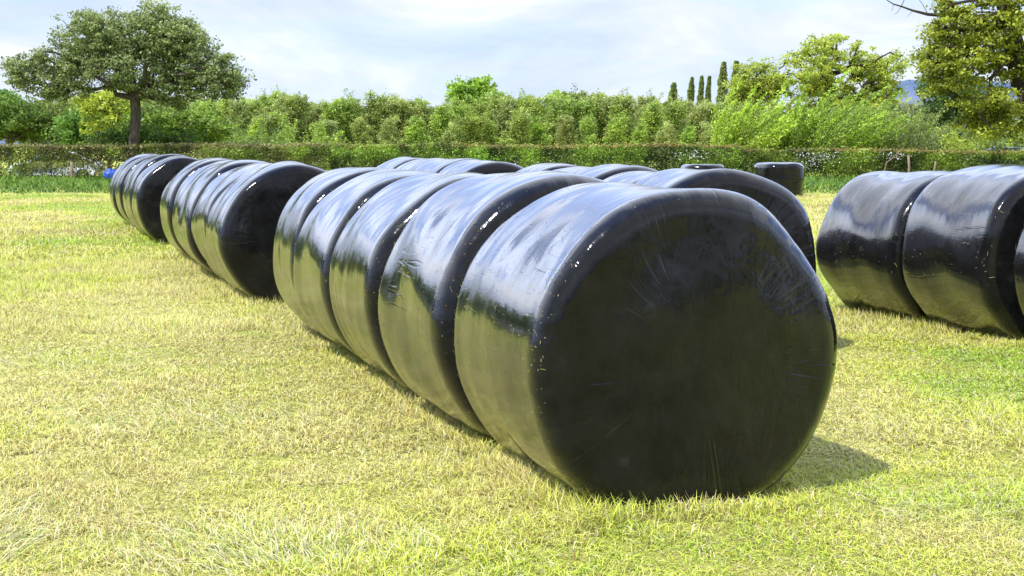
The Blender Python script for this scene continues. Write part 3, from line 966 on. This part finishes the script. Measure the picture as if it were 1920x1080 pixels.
# woods left of the lone tree
for i, (u, v, ru, rv, Y, cd, cl, lab) in enumerate([
    (20, 215, 62, 34, 80, (.03, .06, .012), (.15, .23, .045), 'rounded mid green tree at the far left beyond the hedge'),
    (100, 225, 55, 32, 82, (.05, .07, .02), (.19, .24, .06), 'olive green bushy tree beyond the hedge under the lone crown'),
    (160, 232, 40, 30, 76, (.02, .05, .01), (.12, .20, .035), 'dark green shrub left of the lone tree trunk'),
    (-70, 205, 60, 45, 84, (.03, .06, .012), (.14, .22, .04), 'mid green tree just outside the left edge')]):
    img_tree('broadleaf_tree', Y, u, [(u, 260), (u, 235)], [(u, v, ru, rv), (u - ru * .4, v + 12, ru * .6, rv * .8), (u + ru * .5, v + 8, ru * .6, rv * .8), (u, v + 30, ru * 1.1, 20)],
             .16, 30 + i, 170, 13000, .11, cd, cl, lab, clump=.36)
img_tree('broadleaf_tree', 120, 14, [(14, 230)], [(14, 192, 16, 14), (14, 210, 22, 20)], .2, 40, 60, 4500, .17, (.015, .05, .01), (.08, .17, .03),
         'small dark rounded tree top at the extreme left skyline', clump=.4)

# --- belt of young trees
belt = []
for i in range(7):
    H = 5.0; W = [2.2, 1.9, 2.5, 2.0, 2.3, 1.7, 2.2][i]
    cd = [(.11, .14, .04), (.12, .16, .04), (.12, .135, .05), (.10, .14, .036), (.13, .15, .055), (.12, .165, .036), (.12, .14, .045)][i]  # dark tones raised so the belt carries its haze in the leaf colour
    cl = [(.29, .35, .10), (.31, .40, .10), (.28, .33, .12), (.29, .37, .09), (.32, .37, .13), (.34, .45, .10), (.28, .34, .11)][i]
    b = shoot_tree('young_tree', H, W, 50 + i, 44, 9500, .052, cd, cl, lean=.25, r0=.045, wispy=1.25)
    belt.append(b)
rb = random.Random(4)
BELT_LAB = 'slender feathery young tree in the dense belt beyond the hedge'
first = set()
def belt_top(u):
    return belt_top0(u) - 8
def belt_top0(u):
    t = 185 - 15 * math.sin((u - 430) / 120.0) * .5
    pts = [(-600, 185), (430, 185), (520, 165), (600, 182), (690, 172), (760, 175), (830, 182), (960, 168), (1060, 166), (1160, 175), (1240, 185), (1330, 190), (1420, 205), (1640, 198), (1720, 200), (1900, 215), (2600, 205)]
    for (a, b), (c, d) in zip(pts[:-1], pts[1:]):
        if a <= u <= c: return b + (d - b) * (u - a) / (c - a)
    return 190
spots = []
u = 405
while u < 1400:
    spots.append((u, 92 + rb.uniform(-2, 2), 0)); u += rb.uniform(17, 26)
u = 415
while u < 1400:
    spots.append((u, 100 + rb.uniform(-2, 2), 4)); u += rb.uniform(24, 36)
u = 420
while u < 1400:
    spots.append((u, 86 + rb.uniform(-2, 2), -38)); u += rb.uniform(34, 56)
for u in list(range(1615, 1930, 34)):
    spots.append((u, 88 + rb.uniform(-3, 3), 0)); spots.append((u + 15, 80 + rb.uniform(-2, 2), -25))
for (u, Y, dv) in spots:
    k = rb.randrange(7)
    src = belt[k]
    if k not in first: o = src; first.add(k)
    else: o = copy_tree(src)
    top = at(u, belt_top(u) - dv + rb.uniform(-9, 9), Y).z
    s = top / 5.0
    p = at(u, 300, Y)
    place(o, (p.x, Y), rb.uniform(0, 6.28), s * rb.uniform(1.15, 1.6), BELT_LAB, group='young trees in the belt beyond the hedge', sz=s)
for k in range(7):
    if k not in first:
        place(belt[k], (at(700 + k * 20, 300, 96).x, 96), 0, 1, BELT_LAB, group='young trees in the belt beyond the hedge')

# --- bright windswept willows
WB_D, WB_L = (.07, .11, .016), (.34, .46, .075)
for i, (u, top, Y, W, lab) in enumerate([
    (1408, 192, 76, 2.9, 'bright green windswept willow bush, leftmost of the three behind the right hedge'),
    (1482, 188, 78, 2.9, 'bright green windswept willow bush, middle of the three behind the right hedge'),
    (1562, 168, 75, 3.6, 'bright green windswept willow bush, tallest and rightmost of the three')]):
    H = at(u, top, Y).z * 1.42
    t = shoot_tree('willow_bush', H, W, 80 + i, 130, 24000, .06, WB_D, WB_L, lean=.42, leader=False, r0=.05, aspect=3.4, base_spread=.5, wispy=.8)
    t.scale = (1, 1, 1)
    p = at(u - 25, 300, Y)
    place(t, (p.x, Y), 0, 1, lab, 'bush')
for i, (u, top, Y, W, cd, cl, lab) in enumerate([
    (1655, 188, 80, 3.4, (.07, .085, .03), (.22, .26, .085), 'grey green fine twigged willow right of the bright willows'),
    (1738, 205, 74, 3.0, (.065, .08, .03), (.20, .25, .08), 'dull olive willow bush in front of the dark tree'),
    (1850, 225, 68, 3.6, (.08, .10, .02), (.30, .36, .06), 'low yellow green bush under the near oak'),
    (1925, 225, 66, 3.0, (.07, .09, .03), (.22, .28, .08), 'low dull green bush at the right edge under the oak'),
    (560, 232, 72, 2.6, (.08, .12, .02), (.27, .36, .07), 'light green low bush in front of the young tree belt'),
    (470, 225, 72, 2.8, (.05, .075, .02), (.19, .25, .06), 'mid green bush at the left end of the young tree belt')]):
    H = at(u, top, Y).z * 1.15
    t = shoot_tree('willow_bush', H, W, 90 + i, 80, 11000, .06, cd, cl, lean=.25, leader=False, r0=.04, aspect=2.4, base_spread=.5, wispy=1.3)
    p = at(u, 300, Y)
    place(t, (p.x, Y), 0, 1, lab, 'bush')
t = shoot_tree('shrub', 1.75, 1.9, 99, 60, 5000, .06, (.10, .20, .02), (.34, .52, .06), lean=.05, leader=False, r0=.02, aspect=1.8, base_spread=.5, wispy=1.0)
place(t, (at(895, 300, 63).x, 63), 0, 1, 'small bright green shrub poking above the middle of the hedge', 'shrub')

# --- lombardy poplars
def poplar(H, W, seed):
    rng = np.random.default_rng(seed)
    root = empty('poplar_tree')
    segs = [((0, 0, 0), .22, (0, 0, H * .5), .14), ((0, 0, H * .5), .14, (.1, 0, H * .95), .03)]
    n = 5200
    z = H * (.12 + .88 * rng.random(n)); t = z / H
    a = rng.uniform(0, 6.28, n)
    rad = W / 2 * np.clip(np.clip((t - .05) * 4, 0, 1) * (1.02 - t) ** .42 * 1.15, 0.04, 1) * (.75 + .5 * vnoise(z * .9 + np.round(a), z * 0, seed))
    r = rad * rng.random(n) ** .5
    c = np.stack([r * np.cos(a) + .35 * t ** 2, r * np.sin(a), z], -1)
    m = vnoise(a * 1.5 + z * .5, z * 1.2, seed + 3) > .26
    c = c[m]; n = len(c)
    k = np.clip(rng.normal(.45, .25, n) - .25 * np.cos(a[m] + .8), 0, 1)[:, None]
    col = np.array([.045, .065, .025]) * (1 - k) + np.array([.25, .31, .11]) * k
    V, F = tube_segments(segs); make_obj('trunk', V, F, M_BARK, root, True)
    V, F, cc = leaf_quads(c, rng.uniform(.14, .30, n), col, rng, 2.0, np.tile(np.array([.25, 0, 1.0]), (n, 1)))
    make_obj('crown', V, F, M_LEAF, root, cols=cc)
    return root
for i, (u, top, w, lab) in enumerate([(1257, 156, 20, 'lone small poplar tip standing left of the poplar group'), (1291, 146, 15, 'leftmost slim poplar of the group on the skyline'), (1309, 143, 12, 'very slim poplar second from the left of the group'),
                                      (1323, 144, 13, 'slim poplar in the middle of the skyline group'), (1350, 117, 21, 'tallest pointed poplar on the skyline left of the oaks'), (1373, 115, 23, 'broad topped poplar at the right of the skyline group')]):
    Y = 190
    H = at(u, top, Y).z
    t = poplar(H, w / FOC * Y * 1.2, 120 + i)
    place(t, (at(u, 300, Y).x, Y), 0, 1, lab)

# --- far low wood filling the skyline
def far_wood():
    rng = np.random.default_rng(77)
    n = 60000
    a = rng.uniform(-1, 1, n)
    x = a * 420; y = 215 + rng.uniform(0, 25, n) 
    h = 6.0 + 4.2 * fbm(x * .07, x * 0, 5, 4)
    z = h * rng.random(n) ** .6
    c = np.stack([x, y, z], -1)
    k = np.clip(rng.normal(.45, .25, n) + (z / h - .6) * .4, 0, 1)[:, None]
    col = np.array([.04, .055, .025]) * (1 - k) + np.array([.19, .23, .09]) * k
    V, F, cc = leaf_quads(c, rng.uniform(.5, 1.3, n), col, rng, 1.5)
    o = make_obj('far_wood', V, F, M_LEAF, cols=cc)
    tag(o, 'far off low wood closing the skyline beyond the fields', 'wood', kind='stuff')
far_wood()

# --- hedges
def hedge(name, pts, h, wd, dens, seed, label, see=0.0, brown=0.0, blossom=(), redtip=True, stems=14, lsize=.065, cat='hedge'):
    """pts: polyline of (x,y); leaves fill a clipped box"""
    rng = np.random.default_rng(seed)
    root = empty(name, (pts[0][0], pts[0][1], 0))
    ox, oy = pts[0]
    cen, col, szs = [], [], []
    rs = random.Random(seed)
    for (x0, y0), (x1, y1) in zip(pts[:-1], pts[1:]):
        Ls = math.hypot(x1 - x0, y1 - y0); dx, dy = (x1 - x0) / Ls, (y1 - y0) / Ls
        n = int(Ls * dens)
        t = rng.random(n) * Ls
        side = rng.choice([0, 1, 2, 3], n, p=[.42, .13, .2, .25])
        w = wd / 2
        q = np.where(side == 0, -w, np.where(side == 1, w, rng.uniform(-w, w, n)))
        hh = h * (1 + .07 * (fbm(t * .35 + x0, t * 0, seed, 3) - .5) * 2 + .03 * (vnoise(t * 4 + x0, t * 0, seed) - .5))
        z = np.where(side == 2, hh, rng.random(n) ** .85 * hh)
        bl = fbm((t + x0) * 1.3, z * 1.6, seed + 2, 3)
        q = q + np.sign(q) * (bl - .5) * .45 + rng.normal(0, .06, n)
        z = z + rng.normal(0, .035, n) + (rng.random(n) < .05) * rng.random(n) * .16 * (side == 2)
        keep = z > 0.02
        if see > 0:
            g = vnoise((t + x0) * 2.3, z * 2.0, seed + 5)
            keep &= ~((z < h * .56) & (rng.random(n) < see * (.55 + .8 * g)))
        t, q, z, hh, side, bl = [v[keep] for v in (t, q, z, hh, side, bl)]
        m = len(t)
        X = x0 + dx * t - dy * q; Yv = y0 + dy * t + dx * q
        cen.append(np.stack([X - ox, Yv - oy, z], -1))
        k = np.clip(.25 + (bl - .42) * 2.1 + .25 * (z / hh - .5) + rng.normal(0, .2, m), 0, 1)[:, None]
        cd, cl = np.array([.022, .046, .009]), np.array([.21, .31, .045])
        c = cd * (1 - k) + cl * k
        if brown > 0:
            kb = np.clip(brown * (fbm((t + x0) * .6, z * 2.5, seed + 9, 3) * 2.4 - .5) + rng.normal(0, .2, m), 0, .85)[:, None]
            c = c * (1 - kb) + np.array([.13, .10, .07]) * kb
        if redtip:
            kr = (z > hh * .965) & (rng.random(m) < .55 * np.clip(vnoise((t + x0) * .25, t * 0, 55) * 2 - .3, 0, 1))
            c[kr] = np.array([.22, .15, .06]) * rng.uniform(.6, 1.3, (kr.sum(), 1))
        else:
            kr = (z > hh * .95) & (rng.random(m) < .6)
            c[kr] = np.array([.22, .20, .09]) * rng.uniform(.6, 1.3, (kr.sum(), 1))
        col.append(c * rng.uniform(.75, 1.25, (m, 1)))
        szs.append(lsize * rng.uniform(.6, 1.4, m))
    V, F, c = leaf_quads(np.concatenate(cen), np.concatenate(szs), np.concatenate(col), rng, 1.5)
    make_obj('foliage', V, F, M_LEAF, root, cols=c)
    # woody inside: many twisted stems as one branching part
    segs = []
    for (x0, y0), (x1, y1) in zip(pts[:-1], pts[1:]):
        Ls = math.hypot(x1 - x0, y1 - y0); dx, dy = (x1 - x0) / Ls, (y1 - y0) / Ls
        for i in range(int(Ls * stems)):
            t = rs.random() * Ls; q = rs.uniform(-.25, .25)
            p = np.array([x0 + dx * t - dy * q - ox, y0 + dy * t + dx * q - oy, 0.0])
            r = rs.uniform(.006, .02); d = np.array([rs.gauss(0, .2), rs.gauss(0, .15), 1.0])
            for s_ in range(3):
                d = d + np.array([rs.gauss(0, .25), rs.gauss(0, .2), 0]); p2 = p + d / np.linalg.norm(d) * h * .30
                segs.append((p, r, p2, r * .75)); p = p2; r *= .75
    V, F = tube_segments(segs, 4)
    o = make_obj('woody_stems', V, F, M_BARK_DARK, root, True)
    tag(o, kind='stuff')
    for (bx, bw, z0, z1, nb) in blossom:
        cb = np.stack([rng.normal(bx, bw, nb) - ox, rng.normal(pts[0][1] - wd / 2 - .10, .05, nb) - oy, rng.uniform(z0, z1, nb)], -1)
        # gather in sprays
        cb[:, 0] += .12 * np.sin(cb[:, 2] * 21 + bx); 
        V, F, c = leaf_quads(cb, rng.uniform(.035, .075, nb), np.tile(np.array([.80, .80, .72]), (nb, 1)) * rng.uniform(.75, 1, (nb, 1)), rng, 1.1)
        o = make_obj('blossom', V, F, M_LEAF, root, cols=c)
        tag(o, 'white hawthorn blossom', kind='stuff')
    tag(root, label, cat)
    return root
HB = 60.0
xl = at(235, 330, HB).x
xm = at(620, 330, HB).x
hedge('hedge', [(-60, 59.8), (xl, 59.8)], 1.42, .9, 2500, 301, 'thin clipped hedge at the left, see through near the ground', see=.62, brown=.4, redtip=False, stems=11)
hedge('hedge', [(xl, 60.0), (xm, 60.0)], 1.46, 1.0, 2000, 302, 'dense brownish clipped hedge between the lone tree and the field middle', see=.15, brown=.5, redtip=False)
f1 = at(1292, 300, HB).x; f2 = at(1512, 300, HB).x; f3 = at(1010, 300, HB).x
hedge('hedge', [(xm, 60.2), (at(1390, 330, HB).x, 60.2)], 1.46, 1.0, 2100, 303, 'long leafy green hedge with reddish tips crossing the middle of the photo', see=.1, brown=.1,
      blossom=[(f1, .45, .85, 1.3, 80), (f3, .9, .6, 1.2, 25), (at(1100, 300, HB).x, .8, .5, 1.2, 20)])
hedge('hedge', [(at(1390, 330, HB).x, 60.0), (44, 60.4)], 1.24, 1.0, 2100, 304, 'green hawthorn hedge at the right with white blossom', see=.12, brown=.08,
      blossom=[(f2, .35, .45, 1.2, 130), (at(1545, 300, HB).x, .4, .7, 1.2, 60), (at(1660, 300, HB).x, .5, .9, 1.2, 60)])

# hedge trunk showing under the left hedge, fence posts, fallen branch
def post(u, Y, h, w, label):
    p = at(u, 300, Y)
    rng = random.Random(int(u))
    segs = [((0, 0, 0), w, (rng.gauss(0, .015), 0, h * .5), w * .95), ((0, 0, h * .5), w * .95, (rng.gauss(0, .02), 0, h), w * .85)]
    V, F = tube_segments(segs, 8)
    n = len(V)
    F2 = [F, np.array([[n - 8 + i for i in range(8)]])]
    o = make_obj('fence_post', V, F2, M_POST)
    o.location = (p.x, Y, 0)
    tag(o, label, 'post')
post(1705, 59.1, 1.05, .055, 'weathered wooden fence post against the right hand hedge')
post(1752, 59.1, .8, .045, 'short fence post half hidden in the right hand hedge')
post(134, 59.0, .78, .075, 'stout wooden stake below the thin hedge at the left')
def dead_branch():
    p0 = at(1662, 300, 59.2)
    segs = []
    P = [(0, 0, .75), (.25, -.05, .95), (.5, 0, 1.2), (.72, 0, 1.42)]
    for a in range(3): segs.append((P[a], .03 - a * .006, P[a + 1], .024 - a * .006))
    segs += [((.25, -.05, .95), .015, (.75, -.1, 1.05), .010), ((.75, -.1, 1.05), .01, (1.15, 0, 1.0), .006), ((.5, 0, 1.2), .012, (.42, 0, 1.40), .006), ((0, 0, .75), .03, (-.1, .1, 0.0), .035)]
    V, F = tube_segments(segs, 6)
    o = make_obj('dead_branch', V, F, M_POST, None, True)
    o.location = (p0.x, 59.2, 0)
    tag(o, 'pale bare branch leaning in the right hand hedge', 'branch')
dead_branch()

def sack():
    rng = random.Random(9)
    n, m = 40, 24
    V = []
    for j in range(m):
        ph = PI * j / (m - 1)
        for i in range(n):
            t = 2 * PI * i / n
            d = Vector((math.sin(ph) * math.cos(t), math.sin(ph) * math.sin(t), math.cos(ph)))
            f = 1 + .28 * mnoise.noise(d * 2.3) + .16 * abs(mnoise.noise(d * 6.1 + Vector((3, 1, 2)))) + .05 * mnoise.noise(d * 15)
            p = Vector((d.x * .36 * f, d.y * .22 * f, d.z * .19 * f + .15))
            V.append((p.x, p.y, max(p.z, 0.0)))
    F = [(j * n + i, j * n + (i + 1) % n, (j + 1) * n + (i + 1) % n, (j + 1) * n + i) for j in range(m - 1) for i in range(n)]
    p = at(208, 330, 57.0)
    o = make_obj('plastic_sack', np.array(V), np.array(F), M_BLUE)
    o.location = (p.x, 57.0, .12)
    o.scale = (.85, .8, 1.15)
    tag(o, 'crumpled blue plastic sack lying in the grass below the left hedge', 'sack')
sack()

# --- cars parked beyond the hedge
def make_car(paint):
    root = empty('parked_car')
    prof = [(-2.05, .35), (-2.08, .62), (-1.95, .82), (-1.2, .95), (-.55, 1.38), (.75, 1.45), (1.55, 1.05), (2.0, .98), (2.06, .6), (2.0, .33)]
    V, F = [], []
    W = .84
    for (sx, sc) in ((-1, 1), (-.97, 1.0)): pass
    rings = [(-W, .92), (-W * .93, 1.0), (W * .93, 1.0), (W, .92)]
    for (yy, sc) in rings:
        for (x, z) in prof:
            V.append((x * (sc if abs(yy) == W else 1), yy * (1 if z < .96 else .84), .3 + (z - .3) * (1 if abs(yy) < W else .985)))
    k = len(prof)
    for r in range(3):
        for i in range(k):
            j = (i + 1) % k
            F.append((r * k + i, r * k + j, (r + 1) * k + j, (r + 1) * k + i))
    quads = np.array(F)
    caps = np.array([list(range(k)), [3 * k + i for i in range(k - 1, -1, -1)]])
    make_obj('body', np.array(V), [quads, caps], paint, root)
    for sgn in (-1, 1):
        y = sgn * W * .86
        P = [(-1.05, 1.0), (-.5, 1.32), (.68, 1.38), (1.3, 1.05)]
        VV = [(x, y + sgn * (.11 - (z - 1.0) * .28), z) for (x, z) in P]
        make_obj('window', np.array(VV), np.array([[0, 1, 2, 3]]), M_GLASS, root)
    VV = [(-1.22, -.6, .98), (-1.22, .6, .98), (-.62, .55, 1.36), (-.62, -.55, 1.36)]
    make_obj('windscreen', np.array(VV) + np.array([-.03, 0, .03]), np.array([[0, 1, 2, 3]]), M_GLASS, root)
    for wx in (-1.3, 1.3):
        for wy in (-.78, .78):
            N = 20; VV, FF = [], []
            for (yy, rr) in ((-.1, .22), (-.1, .31), (.1, .31), (.1, .22)):
                for i in range(N): VV.append((wx + rr * math.cos(2 * PI * i / N), wy + yy, .32 + rr * math.sin(2 * PI * i / N)))
            for r in range(3):
                for i in range(N): FF.append((r * N + i, r * N + (i + 1) % N, (r + 1) * N + (i + 1) % N, (r + 1) * N + i))
            w = make_obj('wheel', np.array(VV), np.array(FF), M_TYRE, root)
            VV = [(wx + .22 * math.cos(2 * PI * i / N), wy + (.09 if wy > 0 else -.09), .32 + .22 * math.sin(2 * PI * i / N)) for i in range(N)]
            make_obj('rim', np.array(VV), np.array([list(range(N))]), M_RIM, w)
    for yy in (-.6, .6):
        VV = [(2.075, yy - .12, .72), (2.075, yy + .12, .72), (2.075, yy + .12, .88), (2.075, yy - .12, .88)]
        make_obj('tail_light', np.array(VV), np.array([[0, 1, 2, 3]]), M_RED, root)
    return root
c1 = make_car(M_WHITE_PAINT)
c1.location = (at(108, 300, 66).x, 66, -.25); c1.rotation_euler = (0, 0, .1)
tag(c1, 'white car parked beyond the thin left hedge, glimpsed through its stems', 'car')
c2 = make_car(M_SLATE_PAINT)
c2.location = (at(1893, 300, 65).x, 65, -.02); c2.rotation_euler = (0, 0, 2.9)
tag(c2, 'slate blue car roof just visible over the right hedge', 'car')

# --- surroundings outside the frame (they show in the glossy film)
def surround():
    rng = random.Random(12)
    src = img_tree('broadleaf_tree', 60, -420, [(-420, 220), (-420, 160)], [(-420, 130, 150, 80), (-500, 160, 90, 60), (-340, 165, 90, 60)], .3, 60, 200, 11000, .19, (.02, .045, .01), (.12, .19, .04),
                   'spreading green tree on the field boundary outside the photo', clump=.6, group='trees on the field boundary outside the photo')
    LAB = 'spreading green tree on the field boundary outside the photo'
    src.location = (-36, 58, 0)
    spots = [(-24, 24), (-27, 33), (-30, 44), (-22, 15), (-44, 50), (-50, 38), (-56, 27), (-53, 12), (-58, -2), (-54, -16), (-50, -32), (-36, -44), (-20, -46), (-4, -44), (14, -48), (30, -42), (46, -40), (54, -24), (56, -8), (58, 10), (56, 30), (46, 48)]
    for (x, y) in spots:
        c = copy_tree(src)
        s = rng.uniform(.65, 1.15)
        place(c, (x, y), rng.uniform(0, 6.28), s, LAB, group='trees on the field boundary outside the photo')
    hedge('hedge', [(-60, 59), (-58, 20), (-58, -20), (-40, -46), (0, -47), (50, -44), (60, -10), (60, 40)], 1.5, 1.0, 330, 310, 'boundary hedge round the rest of the field outside the photo', brown=.3, stems=2, lsize=.16)
surround()

# ------------------------------------------------------------------ world and sun
SUN_EL = math.radians(54)
to_sun = Vector((-0.62, -0.66, 0)).normalized() * math.cos(SUN_EL) + Vector((0, 0, math.sin(SUN_EL)))
w = bpy.data.worlds.new('World'); S.world = w; w.use_nodes = True
nt = w.node_tree
for n in list(nt.nodes): nt.nodes.remove(n)
L = nt.links.new
wo = nt.nodes.new('ShaderNodeOutputWorld')
bg = nd(nt, 'ShaderNodeBackground', Strength=0.115)
sky = nt.nodes.new('ShaderNodeTexSky'); sky.sky_type = 'NISHITA'; sky.sun_disc = False
sky.sun_elevation = SUN_EL; sky.sun_rotation = math.atan2(to_sun.x, to_sun.y)
sky.air_density = 1.0; sky.dust_density = 0.6; sky.ozone_density = 1.4
tc = nt.nodes.new('ShaderNodeTexCoord')
sep = nt.nodes.new('ShaderNodeSeparateXYZ'); L(tc.outputs['Generated'], sep.inputs[0])
zc = math_n(nt, 'ADD', math_n(nt, 'MAXIMUM', sep.outputs[2], 0.0), 0.10)
cx = math_n(nt, 'DIVIDE', sep.outputs[0], zc); cy = math_n(nt, 'DIVIDE', sep.outputs[1], zc)
cmb = nt.nodes.new('ShaderNodeCombineXYZ'); L(cx, cmb.inputs[0]); L(cy, cmb.inputs[1])
def wn(scl, det, rough=.55, dist=0.0, off=(0, 0, 0), rot=0.0):
    mp = nd(nt, 'ShaderNodeMapping'); mp.inputs['Scale'].default_value = scl; mp.inputs['Location'].default_value = off
    mp.inputs['Rotation'].default_value = (0, 0, rot)
    L(cmb.outputs[0], mp.inputs[0])
    n = nd(nt, 'ShaderNodeTexNoise', Scale=1.0, Detail=det, Roughness=rough, Distortion=dist); L(mp.outputs[0], n.inputs['Vector'])
    return n.outputs[0]
cov = wn((.55, .8, 1), 7.0, .58, .6, (3.1, 1.7, 0), .2)
thin = wn((.9, .35, 1), 6.0, .55, .4, (7, 2, 0), -.1)
puff = wn((1.1, .55, 1), 7.0, .58, .5, (1, 9, 0))
cf = ramp(nt, cov, [(0.38, 0.0), (0.50, 1.0)])
low = ramp(nt, sep.outputs[2], [(0.0, 0.96), (0.09, 0.90), (0.15, 0.45), (0.30, 0.25), (0.9, 0.05)])      # veil of haze low in the sky
tf = math_n(nt, 'MULTIPLY', ramp(nt, thin, [(0.35, 0.0), (0.75, 1.0)]), 0.55)
tot = math_n(nt, 'MAXIMUM', math_n(nt, 'MAXIMUM', cf, low), tf)
tot = math_n(nt, 'MULTIPLY', tot, 0.97)
ccol = ramp(nt, puff, [(0.32, (5.6, 6.6, 9.1)), (0.46, (6.6, 7.4, 9.3)), (0.56, (7.4, 7.9, 9.3)), (0.68, (9.0, 9.2, 9.6))])
gain = ramp(nt, sep.outputs[2], [(0.0, 0.29), (0.10, 0.29), (0.17, 0.60), (0.30, 1.0), (0.60, 0.62), (1.0, 0.45)])
gm = nt.nodes.new('ShaderNodeVectorMath'); gm.operation = 'SCALE'
L(ccol, gm.inputs[0]); dt = nt.nodes.new('ShaderNodeVectorMath'); dt.operation = 'DOT_PRODUCT'
L(tc.outputs['Generated'], dt.inputs[0]); dt.inputs[1].default_value = (-.47, .88, 0)
bank = ramp(nt, math_n(nt, 'MULTIPLY_ADD', dt.outputs['Value'], .5, .5), [(0.35, 0.55), (0.80, 0.75), (0.95, 1.0)])   # the bright bank of cloud stands ahead and left
lowg = ramp(nt, sep.outputs[2], [(0.09, 0.0), (0.2, 1.0)])
bk = nt.nodes.new('ShaderNodeMix'); bk.data_type = 'FLOAT'; L(lowg, bk.inputs[0]); bk.inputs[2].default_value = 1.0; L(bank, bk.inputs[3])
gain = math_n(nt, 'MULTIPLY', gain, bk.outputs[0])
L(math_n(nt, 'MULTIPLY', gain, 3.6), gm.inputs['Scale'])
mixc = nt.nodes.new('ShaderNodeMix'); mixc.data_type = 'RGBA'
stint = nt.nodes.new('ShaderNodeVectorMath'); stint.operation = 'MULTIPLY'
L(sky.outputs[0], stint.inputs[0]); stint.inputs[1].default_value = (1.0, 1.55, 2.7)
L(tot, mixc.inputs[0]); L(stint.outputs[0], mixc.inputs[6]); L(gm.outputs[0], mixc.inputs[7])
L(mixc.outputs[2], bg.inputs[0]); L(bg.outputs[0], wo.inputs[0])

sl = bpy.data.lights.new('sun', 'SUN'); sl.energy = 4.6; sl.angle = math.radians(1.0); sl.color = (1.0, 0.955, 0.88)
so = bpy.data.objects.new('sun', sl); C.objects.link(so)
so.rotation_euler = (-to_sun).to_track_quat('-Z', 'Y').to_euler()

cam = bpy.data.cameras.new('camera'); co = bpy.data.objects.new('camera', cam); C.objects.link(co)
cam.sensor_width = 36; cam.lens = FOC / 1920 * 36; cam.clip_end = 12000; cam.clip_start = .05
co.location = (0, 0, EYE); co.rotation_euler = (PI / 2 - math.atan((540 - HOR) / FOC), 0, 0)
S.camera = co
S.render.engine = 'CYCLES'
S.view_settings.view_transform = 'Standard'; S.view_settings.look = 'None'; S.view_settings.exposure = 0
S.cycles.max_bounces = 6; S.cycles.diffuse_bounces = 3; S.cycles.glossy_bounces = 4; S.cycles.transmission_bounces = 3
